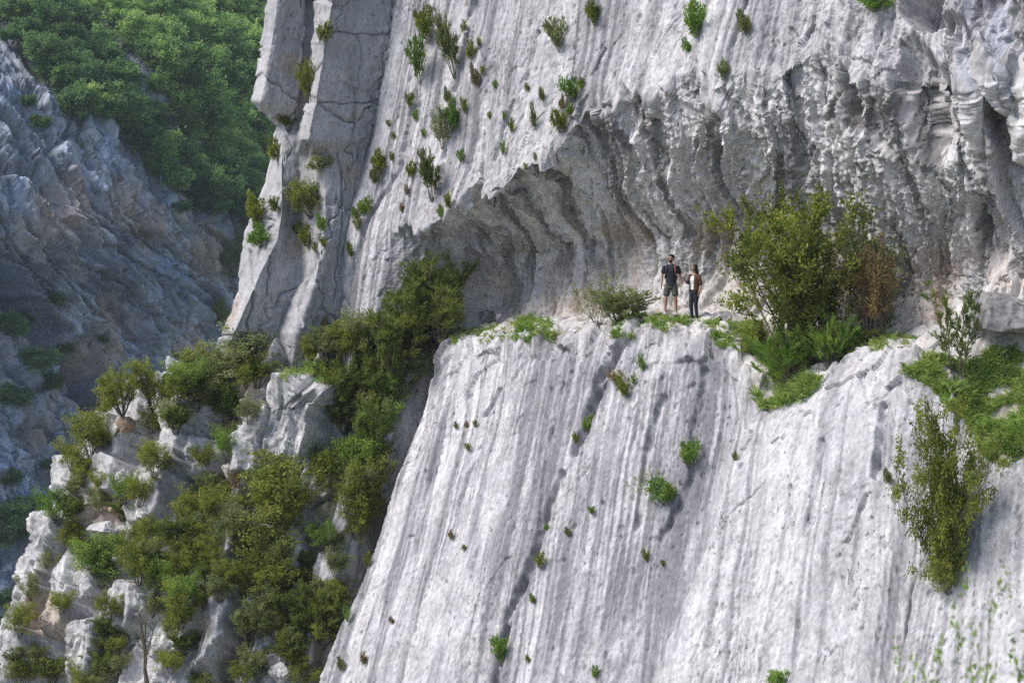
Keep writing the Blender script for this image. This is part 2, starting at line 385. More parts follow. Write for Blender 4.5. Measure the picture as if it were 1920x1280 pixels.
# explicit cracks and recesses
for pts, wd, dp in [
    ([(1172, 640), (1135, 700), (1108, 780), (1080, 850)], 11, .5), ([(1060, 890), (1000, 1050), (960, 1150), (935, 1290)], 9, .38),
    ([(932, 725), (905, 775)], 5, .22), ([(884, 860), (850, 965)], 4, .2), ([(1058, 720), (1020, 880), (1014, 990)], 4, .14),
    ([(1668, 770), (1655, 905)], 9, .4), ([(1560, 840), (1530, 1010)], 8, .12), ([(1240, 740), (1225, 800), (1205, 900), (1185, 985)], 8, .2),
    ([(1320, 690), (1300, 800), (1290, 900), (1240, 1010)], 9, .16), ([(830, 760), (800, 900), (780, 980)], 4, .08),
    ([(1640, 940), (1605, 1030)], 4, .15), ([(1500, 920), (1503, 1020)], 4, .13),
    ([(1395, 0), (1375, 90), (1358, 150)], 5, .3), ([(965, 190), (940, 260), (925, 300)], 4, .15), ([(905, 250), (898, 330)], 3, .14),
    ([(815, 20), (785, 160), (745, 320), (690, 420), (650, 560)], 5, .18), ([(890, 0), (868, 90), (835, 250), (822, 360)], 7, .22),
    ([(1075, 150), (1050, 240)], 7, .22), ([(1010, 60), (985, 150)], 4, .14), ([(660, 380), (625, 600)], 4, .2), ([(1130, 90), (1110, 140)], 4, .15)]:
    d, _s = pdist(Ub + ww * .6, Vb + ww * .3, pts)
    D -= (1 - ledge) * dp * 1.2 * sm(wd, wd * .4, d) * (.7 + .6 * noise(S * 2, T * 2, seed=7))
# big scoops in the upper right wall, drapery rib at the far right
for (cu, cv, ru, rv, a) in [(1588, 190, 20, 80, .8), (1735, 190, 58, 130, .8), (1735, 10, 60, 50, 1.6), (1820, 80, 24, 45, .5), (1890, 250, 30, 90, .6), (1870, 420, 40, 80, .7), (1500, 280, 18, 55, .3), (1180, 210, 16, 55, .3), (1045, 330, 24, 45, .35), (980, 350, 22, 36, .3), (890, 440, 40, 28, .35), (1240, 270, 18, 60, .28)]:
    rr_ = ((Ub + ww - cu - .25 * (Vb - cv)) / ru) ** 2 + ((Vb - cv) / rv) ** 2
    D -= a * sm(1.1, .25, rr_) * (1 - lower) * (1 - ledge)
d, sg = pdist(Ub + 1.6 * ww, Vb, [(1730, -260), (1752, 0), (1790, 210), (1830, 380), (1862, 560), (1870, 620)])
rib = sm(-14, 14, d * sg) * (1 - sm(6.6, 7.1, KK))
D += rib * (.8 * sm(-10, 50, d * sg) + .25 * (ridge(fw_ * 1.5, T * .2, o=3, seed=121) - .9) + .10 * fbm(S * 1.1, T * .7, o=3, seed=125) - .35 * sm(.15, .4, noise(wS * .9, T * .45, seed=127)))
D *= np.broadcast_to(sm(-19, -17.5, scol), D.shape) * .999 + .001
P = Pb + D[..., None] * Nb
# rock colour: pale grey limestone with lichen streaks that run down the slab, ochre in the overhang
def mixc(c, col, w): return c * (1 - w[..., None]) + np.array(col, np.float32) * w[..., None]
col = np.empty(P.shape, np.float32); col[:] = (.55, .537, .555)
big = fbm(S * .2, T * .1, o=3, seed=131)
col = mixc(col, (.655, .642, .66), sm(-.1, .6, big) * .8)
d, sg = pdist(Ub, Vb, [(1440, 700), (1392, 800), (1345, 985), (1300, 1090), (1235, 1290)])
whit = lower * sm(-10, 20, d * sg)
col = mixc(col, (.62, .61, .625), whit * .75)
amt = sm(-.3, .25, noise(S * .25, T * .09, seed=146))
mot = fbm(S * 2.2, T * 1.0, o=4, seed=151, gain=.6)
col = mixc(col, (.36, .348, .37), sm(-.05, .5, mot) * (.38 - .15 * lower))
col = mixc(col, (.68, .66, .69), sm(.0, .5, -mot) * .35)
wt = S2 + .12 * noise(S * .7, T * .2, seed=139) + .03 * noise(S * 4, T * .9, seed=140)
brk = .25 * noise(S * 1.5, T * .35, seed=138)
st1 = sm(-.05, .28, noise(wt * .75, T * .022, seed=141) + .35 * noise(wt * 3.1, T * .06, seed=142) + brk)
st2 = sm(-.02, .25, noise(wt * 3.4, T * .05, seed=143) + brk); st3 = sm(-.1, .25, noise(wt * 9, T * .12, seed=145) + brk)
st4 = sm(.12, .3, noise(wt * 6, T * .07, seed=137) + .6 * brk)
stn = (.50 * st1 * (.55 + .45 * st3) + .42 * st2 * amt * (.5 + .5 * st3) + .36 * st3 * amt + .65 * st4 * (.3 + .7 * st1)) * (lower * (1 - .62 * whit) + upper * (.75 - .3 * right))
col = mixc(col, (.15, .145, .168), np.clip(stn * 1.35, 0, .8))
pt = .12 + .88 * sm(-.1, .5, noise(S * .45, T * .22, seed=148) + .4 * noise(S * 1.6, T * .6, seed=136))
sp = sm(.16, .36, noise(wS * 6.5, T * 2.6, seed=147)) * pt
sp2 = sm(.2, .36, noise(wS * 12, T * 5, seed=149)) * (.3 + .7 * pt)
col = mixc(col, (.16, .155, .17), np.clip(sp * .36 + sp2 * .34, 0, .8) * (lower + upper))
# dark streaks in the dihedral right of the big crack
d, _s = pdist(Ub + 2 * ww, Vb, [(1330, 640), (1310, 800), (1270, 1000), (1160, 1290)])
col = mixc(col, (.24, .235, .26), sm(95, 15, d) * lower * (1 - whit) * sm(-.25, .5, noise(S * 3.2, T * .45, seed=153)) * .8)
for pts, wd in [([(955, 660), (925, 800), (900, 960), (885, 1080)], 16), ([(1000, 690), (975, 850), (960, 960)], 14), ([(1060, 1000), (1030, 1150), (1010, 1290)], 14), ([(860, 650), (830, 780), (760, 1000)], 9), ([(1100, 1080), (1080, 1290)], 16), ([(1560, 850), (1525, 1010)], 12), ([(1320, 1000), (1290, 1150), (1270, 1280)], 6)]:
    d, _s = pdist(Ub + ww, Vb, pts)
    col = mixc(col, (.22, .215, .245), sm(wd, wd * .3, d) * lower * (.55 + .5 * noise(S * 7, T * .3, seed=157)) * sm(-.5, .2, noise(wS * 4, T * .2, seed=158)))
# overhang: grey and tan streaked bands
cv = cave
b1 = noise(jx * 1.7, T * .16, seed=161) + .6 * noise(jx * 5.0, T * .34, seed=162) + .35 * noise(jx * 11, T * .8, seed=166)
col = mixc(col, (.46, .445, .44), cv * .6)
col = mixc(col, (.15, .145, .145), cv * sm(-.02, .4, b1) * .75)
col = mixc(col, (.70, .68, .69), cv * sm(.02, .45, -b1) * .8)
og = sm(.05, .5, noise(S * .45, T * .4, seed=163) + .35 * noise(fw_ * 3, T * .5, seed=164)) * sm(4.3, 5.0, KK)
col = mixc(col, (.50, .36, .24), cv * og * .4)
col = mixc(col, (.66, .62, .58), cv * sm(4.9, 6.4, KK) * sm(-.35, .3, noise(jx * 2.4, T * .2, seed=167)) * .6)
col = mixc(col, (.42, .46, .55), rib * sm(.0, .5, noise(fw_ * 2.2, T * .2, seed=165)) * .5)
# path: trodden pale rubble, earth in patches
col = mixc(col, (.56, .54, .52), ledge * .7)
col = mixc(col, (.30, .25, .18), ledge * sm(.1, .5, fbm(S * .7, PO * .8, o=3, seed=171)) * .6)
iL = int(np.searchsorted(KR, 7.0)); iE = int(np.searchsorted(KR, 8.05))
NM = normals(P)
def sheet_part(name, r0, r1, label):
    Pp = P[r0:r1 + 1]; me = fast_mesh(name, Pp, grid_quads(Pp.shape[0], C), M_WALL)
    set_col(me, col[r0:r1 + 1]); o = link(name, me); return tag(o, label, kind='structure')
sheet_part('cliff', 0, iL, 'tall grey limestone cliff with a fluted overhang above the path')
sheet_part('path', iL, iE, 'pale rocky path along the ledge cut into the cliff')
sheet_part('cliff_base', iE, R - 1, 'pale streaked limestone slab dropping below the path')
register('wall', P[:, 10:], NM[:, 10:])
LEDGE_P = P[iL:iE].reshape(-1, 3)
def ground(x, y):
    d = (LEDGE_P[:, 0] - x) ** 2 + (LEDGE_P[:, 1] - y) ** 2
    i = np.argsort(d)[:6]; return float(LEDGE_P[i, 2].max())
def wpt(u, o, v=600):
    s, z = wall_hit(u, v, o); p = A + s * DR + o * NN; return p[0], p[1], ground(p[0], p[1])

# ------------------------------------------------------------------ lofted sheets: buttress, left slope, far side of the gorge
def loft(rows, nr, nc, smooth_r=0, smooth_c=0):
    """rows of (u, v, Y) control points -> (R, C, 3) grid of points"""
    G = np.array([[at(*q) for q in r] for r in rows]); K0, K1 = G.shape[:2]
    r = np.concatenate([np.linspace(i, i + 1, nr[i] + 1)[:-1] for i in range(K0 - 1)] + [[K0 - 1.0]])
    c = np.concatenate([np.linspace(i, i + 1, nc[i] + 1)[:-1] for i in range(K1 - 1)] + [[K1 - 1.0]])
    i = np.minimum(r.astype(int), K0 - 2); t = (r - i)[:, None, None]; H = G[i] * (1 - t) + G[i + 1] * t
    j = np.minimum(c.astype(int), K1 - 2); w = (c - j)[None, :, None]; H = H[:, j] * (1 - w) + H[:, j + 1] * w
    return blur(blur(H, smooth_r, 0), smooth_c, 1), r, c
#        v    K0(u,dY)     S            A1           B            C            D          E (behind the wall)
BT = [(-260, [(560, 77), (535, 73.1), (552, 71.4), (612, 72.1), (655, 70.65), (790, 72.0), (850, 73.5)]),
      (0, [(530, 76), (505, 71.9), (521, 70.2), (580, 70.9), (622, 69.45), (742, 71.0), (800, 73.0)]),
      (188, [(500, 75), (475, 71.3), (492, 69.5), (566, 70.4), (592, 68.85), (708, 70.4), (770, 72.4)]),
      (236, [(540, 75), (521, 72.1), (533, 70.8), (560, 70.3), (582, 68.65), (698, 70.2), (760, 72.3)]),
      (262, [(535, 75), (514, 71.6), (530, 70.5), (556, 70.2), (577, 68.55), (692, 70.1), (755, 72.2)]),
      (292, [(530, 74), (507, 71.6), (528, 70.45), (560, 70.5), (607, 69.55), (685, 70.0), (745, 72.0)]),
      (400, [(500, 74), (473, 71.0), (528, 69.35), (560, 70.5), (610, 68.95), (666, 69.7), (730, 71.8)]),
      (450, [(490, 74), (462, 70.8), (520, 69.05), (562, 70.0), (606, 68.65), (657, 69.5), (720, 71.6)]),
      (540, [(470, 73), (446, 70.4), (474, 68.55), (558, 69.5), (588, 68.25), (640, 69.2), (705, 71.3)]),
      (625, [(435, 73), (411, 70.4), (436, 68.55), (520, 69.4), (558, 68.05), (626, 68.9), (690, 71)]),
      (690, [(420, 75), (402, 72.0), (428, 70.6), (505, 69.8), (548, 68.6), (612, 68.9), (680, 71)]),
      (760, [(420, 78), (410, 75.5), (440, 74.5), (510, 73.0), (550, 72.0), (606, 71.6), (670, 72.8)]),
      (860, [(400, 80), (400, 79), (440, 78), (500, 77.2), (540, 76.0), (590, 75.6), (650, 75.8)])]
rows = [[(u, v, y) for u, y in q] for v, q in BT]
H, rr, cc = loft(rows, [20, 110, 80, 26, 16, 18, 60, 30, 50, 45, 30, 20][:len(rows) - 1] + [12] * max(0, len(rows) - 13), [20, 34, 60, 40, 55, 70, 20], 2, 1)
H0 = H.copy(); Nh = blur(blur(normals(H), 4, 0), 4, 1)
U_, V_, _ = proj(H.reshape(-1, 3)); U_ = U_.reshape(H.shape[:2]); V_ = V_.reshape(H.shape[:2])
x = (U_ + .2 * V_) / 57.0; y = -V_ / 57.0
dd = .05 * facets(x * .8 + .2 * noise(x * 2, y * 2, seed=5), y * .5, 33, 1.4)[0] + .10 * fbm(x * .6, y * .4, o=4, seed=35) + .05 * (ridge(x * 2, y * .3, o=3, seed=37) - .9) + .025 * fbm(x * 5, y * 4, o=3, seed=39)
fcc, fee, fci = facets(x * .55 + .15 * noise(x * 2.5, y * 2.5, seed=6), y * .30, 36, .9)
dd += .10 * fcc - .12 * sm(.05, .0, fee)
d, _s = pdist(U_ + 4 * noise(x * 2, y * 2, seed=8), V_, [(584, -60), (578, 60), (566, 190), (556, 240)]); dd -= .5 * sm(7, 2, d)
for q, wd, dp in [([(675, 60), (680, 100), (664, 220), (672, 300)], 2.5, .1), ([(600, 195), (700, 192)], 2.5, .1), ([(620, 60), (735, 66)], 3, .12), ([(636, 290), (640, 420), (625, 560)], 3, .14), ([(470, 470), (475, 560), (468, 620)], 4, .25), ([(560, 610), (600, 440)], 4, .16)]:
    d, _s = pdist(U_ + 5 * noise(x * 2, y * 2, seed=9), V_ + 5 * noise(x * 2, y * 2, seed=10), q); dd -= dp * sm(wd, 0, d)
HB = H + dd[..., None] * Nh
cb = np.empty(HB.shape, np.float32); cb[:] = (.40, .395, .41)
cb = mixc(cb, (.52, .515, .53), sm(-.1, .5, fbm(x * .5, y * .3, o=3, seed=41)) * .6)
cb = mixc(cb, (.30, .295, .315), sm(.1, .6, noise(x * 2.2, y * .14, seed=43) + .4 * noise(x * 7, y * .5, seed=44)) * .55)
cb = mixc(cb, (.34, .335, .35), sm(.1, .6, fbm(x * 3, y * 2.5, o=3, seed=45)) * .4)
cb = mixc(cb, (.46, .34, .24), sm(.38, .6, noise(x * .6, y * .5, seed=47)) * .45)
me = fast_mesh('buttress', HB, grid_quads(*HB.shape[:2]), M_WALL); set_col(me, cb)
tag(link('buttress', me), 'grey blocky rock buttress left of the smooth cliff face', kind='structure')
register('buttress', HB, normals(HB))

# left slope below the buttress
SL = [(600, [(470, 86), (435, 76), (500, 73), (620, 71.5), (760, 70.5), (900, 71)]),
      (668, [(430, 84), (398, 73.5), (480, 69.6), (620, 67.6), (775, 67.5), (880, 69)]),
      (770, [(230, 84), (188, 76), (330, 72), (520, 68.4), (745, 67.0), (850, 68.4)]),
      (900, [(165, 83), (120, 75), (270, 71), (460, 68), (700, 66.2), (800, 67.6)]),
      (1050, [(110, 82), (66, 73.6), (210, 69.8), (390, 67), (650, 65.3), (750, 66.8)]),
      (1280, [(45, 80), (4, 71.5), (140, 67.8), (310, 65.6), (570, 64.0), (680, 65.4)]),
      (1480, [(-10, 78), (-50, 69.5), (80, 66), (250, 64), (500, 63.0), (620, 64.4)])]
rows = [[(u, v, y) for u, y in q] for v, q in SL]
H, rr, cc = loft(rows, [40, 75, 100, 110, 150, 40], [20, 120, 125, 125, 75], 14, 12)
Nh = normals(H); U_, V_, _ = proj(H.reshape(-1, 3)); U_ = U_.reshape(H.shape[:2]); V_ = V_.reshape(H.shape[:2])
x = (U_ + .34 * V_) / 55.0; y = -V_ / 55.0
xw = x + .3 * noise(x * .8, y * .6, seed=203)
ribs = ridge(xw * .62, y * .08, o=2, seed=205) - .9; near = 1 - .75 * sm(3.3, 4.1, np.broadcast_to(cc[None, :], xw.shape))
fcc, fee, fci = facets(xw * 1.1 + .12 * noise(x * 3, y * 3, seed=202), y * .22, 44, 1.4)
dd = .62 * ribs + .34 * fcc + .3 * fbm(x * .5, y * .4, o=3, seed=207) + .18 * facets(xw * 2.6 + .1 * noise(x * 5, y * 5, seed=204), y * .55, 46, 1.4)[0] + .10 * (ridge(xw * 2.4, y * .5, o=3, seed=209) - .9) + .10 * facets(xw * 5 + .1 * noise(x * 8, y * 8, seed=206), y * 1.5, 48, 1.5)[0] + .05 * fbm(x * 4, y * 4, o=3, seed=211, gain=.65) - .16 * sm(.07, 0, fee)
# crags: blocky fins of bedrock that stand out of the slope
crag = np.zeros_like(dd); wu = 11 * noise(x * 1.6, y * 1.1, seed=221) + 5 * noise(x * 5, y * 4, seed=222); wv = 14 * noise(x * 1.4, y * 1.3, seed=223)
for n_, (cu, cv_, ru, rv, am) in enumerate([(562, 795, 62, 88, 1.0), (492, 850, 24, 52, .8), (362, 812, 34, 56, 1.0), (333, 890, 36, 50, .8), (398, 860, 22, 40, .6), (236, 835, 30, 42, .7), (222, 905, 32, 34, .7), (300, 945, 36, 50, .8), (112, 1050, 22, 80, .9), (76, 1150, 26, 90, .9), (150, 1130, 26, 70, .8), (195, 1095, 22, 40, .6), (255, 1150, 36, 45, .7), (402, 1185, 40, 80, .9), (350, 1260, 30, 50, .7), (545, 1035, 26, 62, .7), (648, 960, 18, 80, .5), (610, 1100, 16, 70, .5), (525, 1262, 40, 36, .7), (460, 870, 22, 40, .6), (150, 900, 26, 36, .6), (170, 960, 30, 30, .6), (60, 1250, 30, 50, .8), (440, 1020, 20, 40, .4), (310, 1090, 20, 40, .5), (180, 1220, 28, 50, .7), (480, 1140, 22, 40, .5)]):
    a_ = ((U_ + wu - cu) + .34 * (V_ - cv_)) / ru; b_ = (V_ + wv - cv_) / rv
    r_ = (np.abs(a_) ** 4 + np.abs(b_) ** 4) ** .25
    crag = np.maximum(crag, am * sm(1.12, .84, r_) * (1 - .22 * b_ + .16 * a_))
dd = dd * (1 - .45 * sm(0, .4, crag)) + crag * 1.15
HS = H + (dd * near)[..., None] * Nh
cs = np.empty(HS.shape, np.float32); cs[:] = (.48, .475, .485)
cs = mixc(cs, (.22, .215, .225), sm(-.05, .4, noise(xw * 2.6, y * .3, seed=213) + .4 * fbm(x * 3, y * 3, o=3, seed=214)) * .6)
cs = mixc(cs, (.68, .67, .66), sm(.1, .6, fbm(x * 1.2, y * .8, o=3, seed=215)) * .5)
cs = mixc(cs, (.48, .35, .25), sm(.42, .62, noise(x * .5, y * .5, seed=217)) * .5)
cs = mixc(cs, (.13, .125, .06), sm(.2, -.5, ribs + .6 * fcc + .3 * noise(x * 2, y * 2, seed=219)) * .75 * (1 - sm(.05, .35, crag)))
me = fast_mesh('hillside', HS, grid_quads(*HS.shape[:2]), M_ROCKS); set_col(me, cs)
tag(link('hillside', me), 'steep broken limestone slope overgrown with shrubs', kind='structure')
register('slope', HS, normals(HS))

# the far side of the gorge: shaded cliff below, wooded slope above
FC = [(-420, [(-420, 360), (-60, 385), (120, 400), (300, 425), (460, 460), (700, 480), (950, 500)]),
      (-160, [(-420, 310), (-60, 326), (120, 330), (300, 346), (460, 364), (700, 385), (950, 405)]),
      (40, [(-420, 245), (-60, 266), (100, 273), (240, 296), (440, 322), (700, 345), (950, 370)]),
      (170, [(-420, 224), (-60, 249), (100, 259), (240, 273), (400, 300), (700, 330), (950, 355)]),
      (290, [(-420, 218), (-60, 242), (110, 252), (270, 266), (400, 292), (700, 326), (950, 350)]),
      (410, [(-420, 214), (-60, 238), (120, 248), (290, 261), (440, 276), (700, 310), (950, 335)]),
      (620, [(-420, 214), (-60, 238), (130, 250), (300, 263), (470, 278), (700, 302), (950, 330)]),
      (900, [(-420, 204), (-60, 228), (120, 242), (300, 258), (500, 276), (700, 298), (950, 320)]),
      (1300, [(-420, 182), (-60, 206), (120, 222), (300, 240), (500, 262), (700, 286), (950, 310)]),
      (1900, [(-420, 130), (-60, 160), (120, 178), (300, 198), (500, 222), (700, 246), (950, 270)])]
rows = [[(u, v, y) for u, y in q] for v, q in FC]
H, rr, cc = loft(rows, [20, 40, 60, 55, 55, 55, 90, 110, 90, 20], [30, 110, 110, 90, 30, 20], 12, 10)
Nh = normals(H); U_, V_, _ = proj(H.reshape(-1, 3)); U_ = U_.reshape(H.shape[:2]); V_ = V_.reshape(H.shape[:2])
x = U_ / 15.2; y = -V_ / 15.2
a = math.radians(52); p_ = x * math.cos(a) - y * math.sin(a); q_ = x * math.sin(a) + y * math.cos(a)     # p along the strata, q across
q_ = q_ + 1.2 * noise(p_ * .08, q_ * .1, seed=303) + .5 * noise(p_ * .3, q_ * .35, seed=304)
forest = sm(-26, 26, (-40 + .0 * U_) + (U_ * .92 - V_ + 120) * .7 + 60 * noise(x * .12, y * .12, seed=301))
strata = ridge(p_ * .016, q_ * .17, o=3, seed=305) - .9
fcc, fee, fci = facets(p_ * .05, q_ * .26, 51, 1.2)
f2c, f2e, _i = facets(p_ * .13, q_ * .7, 53, 1.3)
dd = (1 - .55 * forest) * (2.0 * strata + 1.5 * fcc + .9 * f2c + .55 * facets(p_ * .34 + .1 * noise(x * 3, y * 3, seed=14), q_ * 1.7, 57, 1.4)[0] + 1.2 * fbm(p_ * .07, q_ * .12, o=4, seed=307) + .5 * (ridge(p_ * .2, q_ * 1.2, o=3, seed=309) - .9) + .22 * fbm(x * 1.5, y * 1.5, o=3, seed=310) - 1.6 * sm(.08, 0, fee) - .8 * sm(.06, 0, f2e))
d, sg = pdist(U_ + 10 * noise(x * .5, y * .5, seed=311), V_, [(-200, 330), (-40, 470), (40, 560), (110, 640), (190, 720), (260, 830)]); dd -= 20 * sm(44, 12, d)
d, sg = pdist(U_ + 14 * noise(x * .3, y * .3, seed=312), V_, [(-120, 300), (10, 330), (70, 330), (120, 400), (230, 560), (330, 760)]); dd -= 3.0 * sm(26, 0, d)
d, sg = pdist(U_ + 12 * noise(x * .4, y * .4, seed=313), V_, [(190, 20), (250, 110), (320, 210), (370, 290)]); dd += 4.0 * sm(40, 0, d)
HF = H + dd[..., None] * Nh
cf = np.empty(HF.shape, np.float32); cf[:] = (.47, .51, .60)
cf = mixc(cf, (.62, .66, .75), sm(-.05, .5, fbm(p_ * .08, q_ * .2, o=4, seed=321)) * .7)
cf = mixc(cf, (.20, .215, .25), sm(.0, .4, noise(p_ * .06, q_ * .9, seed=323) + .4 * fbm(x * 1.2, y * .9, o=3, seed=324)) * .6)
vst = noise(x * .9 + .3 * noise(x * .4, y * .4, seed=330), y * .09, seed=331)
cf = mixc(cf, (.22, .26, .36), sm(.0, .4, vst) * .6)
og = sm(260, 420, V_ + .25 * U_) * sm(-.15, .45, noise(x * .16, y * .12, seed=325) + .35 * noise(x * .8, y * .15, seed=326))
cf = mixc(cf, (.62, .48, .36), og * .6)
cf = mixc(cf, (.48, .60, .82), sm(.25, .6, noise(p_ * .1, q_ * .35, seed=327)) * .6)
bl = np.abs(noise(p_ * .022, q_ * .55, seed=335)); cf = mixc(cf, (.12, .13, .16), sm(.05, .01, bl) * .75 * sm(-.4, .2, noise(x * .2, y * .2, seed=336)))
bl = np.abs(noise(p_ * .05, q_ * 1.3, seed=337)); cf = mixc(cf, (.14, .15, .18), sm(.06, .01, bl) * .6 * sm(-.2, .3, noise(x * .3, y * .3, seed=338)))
cf = mixc(cf, (.05, .06, .028), forest * sm(-.1, .35, .5 - strata * .8 + .6 * noise(x * .25, y * .25, seed=329)))
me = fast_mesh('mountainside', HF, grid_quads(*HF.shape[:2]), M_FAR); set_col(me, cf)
tag(link('mountainside', me), 'shaded blue grey cliff with ochre stains across the gorge', kind='structure')
register('far', HF, normals(HF))
# gorge floor, far below the frame
gx = np.linspace(-600, 600, 61); gy = np.linspace(-300, 800, 61); GX, GY = np.meshgrid(gx, gy)
GZ = -95 + 6 * fbm(GX * .01, GY * .01, o=3, seed=401)
GP = np.stack([GX, GY, GZ], -1); me = fast_mesh('ground', GP, grid_quads(61, 61), M_FAR); cg = np.empty(GP.shape, np.float32); cg[:] = (.10, .12, .05); set_col(me, mixc(cg, (.3, .3, .28), sm(0, .5, noise(GX * .03, GY * .03, seed=402))))
tag(link('ground', me), 'wooded floor of the gorge far below', kind='structure')
#@@VEG
# ------------------------------------------------------------------ plants: prototypes
def unit(v): return v / (np.linalg.norm(v, axis=-1, keepdims=True) + 1e-9)
def tube_geo(pts, r0, r1, seg=5):
    pts = np.asarray(pts, float); n_ = len(pts); t = unit(np.gradient(pts, axis=0))
    ref = np.where(np.abs(t[:, 2:3]) > .9, np.array([[1., 0, 0]]), np.array([[0, 0, 1.]]))
    a = unit(np.cross(t, ref)); b = np.cross(t, a)
    r = np.linspace(r0, r1, n_)[:, None, None]; th = np.linspace(0, 2 * np.pi, seg, endpoint=False)
    V = pts[:, None] + r * (np.cos(th)[None, :, None] * a[:, None] + np.sin(th)[None, :, None] * b[:, None])
    i = np.arange(n_ * seg).reshape(n_, seg); j = np.roll(i, -1, 1)
    return V.reshape(-1, 3), np.stack([i[:-1], j[:-1], j[1:], i[1:]], -1).reshape(-1, 4)
def join(parts):
    V, Q, k = [], [], 0
    for v, q in parts: V.append(v); Q.append(q + k); k += len(v)
    return np.concatenate(V), np.concatenate(Q)
def leaf_geo(rng, c, axis, ln, wd):
    n_ = len(c); axis = unit(axis); side = unit(np.cross(axis, unit(rng.normal(size=(n_, 3)))))
    nrm = np.cross(axis, side)
    ln = ln[:, None]; wd = wd[:, None]
    V = np.stack([c, c + axis * ln * .55 + side * wd * .5 + nrm * wd * .15, c + axis * ln, c + axis * ln * .5 - side * wd * .5 + nrm * wd * .15], 1)
    return V.reshape(-1, 3), np.arange(n_ * 4).reshape(n_, 4)
def walk(rng, p, d, L, n_, jit, up):
    pts = [p]; d = d / np.linalg.norm(d)
    for _ in range(n_):
        d = d + jit * rng.normal(size=3) + np.array([0, 0, up]); d /= np.linalg.norm(d)
        p = p + d * L / n_; pts.append(p)
    return np.array(pts)
PROTO = {}
def shrub(key, seed, leafmat, stems=9, h=1.0, spread=.55, up=.10, kids=7, twigs=5, per=16, leaf=(.05, .03), fan=.8, along=.35, puff=.03, trunk=0.0, r=.02, kidlen=.5, first=.25, jit=.14):
    """plant of height about h growing from the origin; stems fork twice and the twigs carry leaves"""
    rng = np.random.default_rng(seed); tubes, lv, lax, ltint = [], [], [], []
    base = np.array([0, 0, 0.0])
    if trunk > 0:
        tp = walk(rng, base, np.array([.1, .05, 1.0]), trunk, 5, .12, .1); tubes.append(tube_geo(tp, r * 2.2, r * 1.5, 6)); base = tp[-1]
    for i in range(stems):
        az = 2 * np.pi * (i + rng.uniform(-.4, .4)) / stems; tl = spread * rng.uniform(.15, 1.25)
        L = (h - trunk) * rng.uniform(.72, 1.05) / (1 + .18 * tl)
        st = walk(rng, base + (0 if trunk else .04 * h) * np.array([math.cos(az), math.sin(az), 0]), np.array([math.cos(az) * tl, math.sin(az) * tl, 1.0]), L, 7, jit * .6, up)
        tubes.append(tube_geo(st, r, r * .25, 5))
        for k in range(kids):
            f = first + (1 - first) * (k + rng.uniform(0, 1)) / kids; q = f * 7; a0 = int(min(q, 6)); p = st[a0] + (st[a0 + 1] - st[a0]) * (q - a0)
            dv = unit(unit(st[a0 + 1] - st[a0]) * .8 + fan * unit(rng.normal(size=3)))
            kb = walk(rng, p, dv, L * kidlen * (1.1 - .7 * f) * rng.uniform(.6, 1.2), 5, jit, up * .8)
            tubes.append(tube_geo(kb, r * .35, r * .12, 4))
            shade = rng.uniform(.25, .95)
            for m in range(twigs):
                g = rng.uniform(.15, 1.0) * 5; a1 = int(min(g, 4)); p2 = kb[a1] + (kb[a1 + 1] - kb[a1]) * (g - a1)
                td = unit(unit(kb[a1 + 1] - kb[a1]) + fan * .8 * unit(rng.normal(size=3)))
                tl2 = L * kidlen * .42 * rng.uniform(.5, 1.1)
                tt = rng.uniform(0, 1, per)[:, None]
                lv.append(p2 + td * tt * tl2 + puff * rng.normal(size=(per, 3)))
                lax.append(along * td + (1 - along) * unit(rng.normal(size=(per, 3))) + np.array([0, 0, .12]))
                ltint.append(np.clip(shade + .22 * rng.normal(size=per), 0, 1))
    c = np.concatenate(lv); ax = np.concatenate(lax); ti = np.concatenate(ltint)
    keep = c[:, 2] > 0.02 * h; c, ax, ti = c[keep], ax[keep], ti[keep]
    n_ = len(c); V, Q = leaf_geo(rng, c, ax, leaf[0] * rng.uniform(.6, 1.25, n_), leaf[1] * rng.uniform(.7, 1.2, n_))
    fm = fast_mesh('foliage', V, Q, leafmat, smooth=False); set_f(fm, np.repeat(ti, 4), 'tint')
    TV, TQ = join(tubes); sm_ = fast_mesh('stem', TV, TQ, M_BARK)
    lo, hi = np.percentile(c, 2, axis=0), np.percentile(c, 98, axis=0)
    PROTO[key] = (fm, sm_, hi[2], max(hi[0] - lo[0], hi[1] - lo[1]))
def recolour(key, src, m):
    fm = PROTO[src][0].copy(); fm.materials.clear(); fm.materials.append(m); PROTO[key] = (fm,) + PROTO[src][1:]
shrub('big', 1, L_BOX, stems=12, h=2.8, spread=.62, kids=11, twigs=7, per=20, leaf=(.085, .04), puff=.03, kidlen=.40, r=.022, fan=.62, jit=.22)
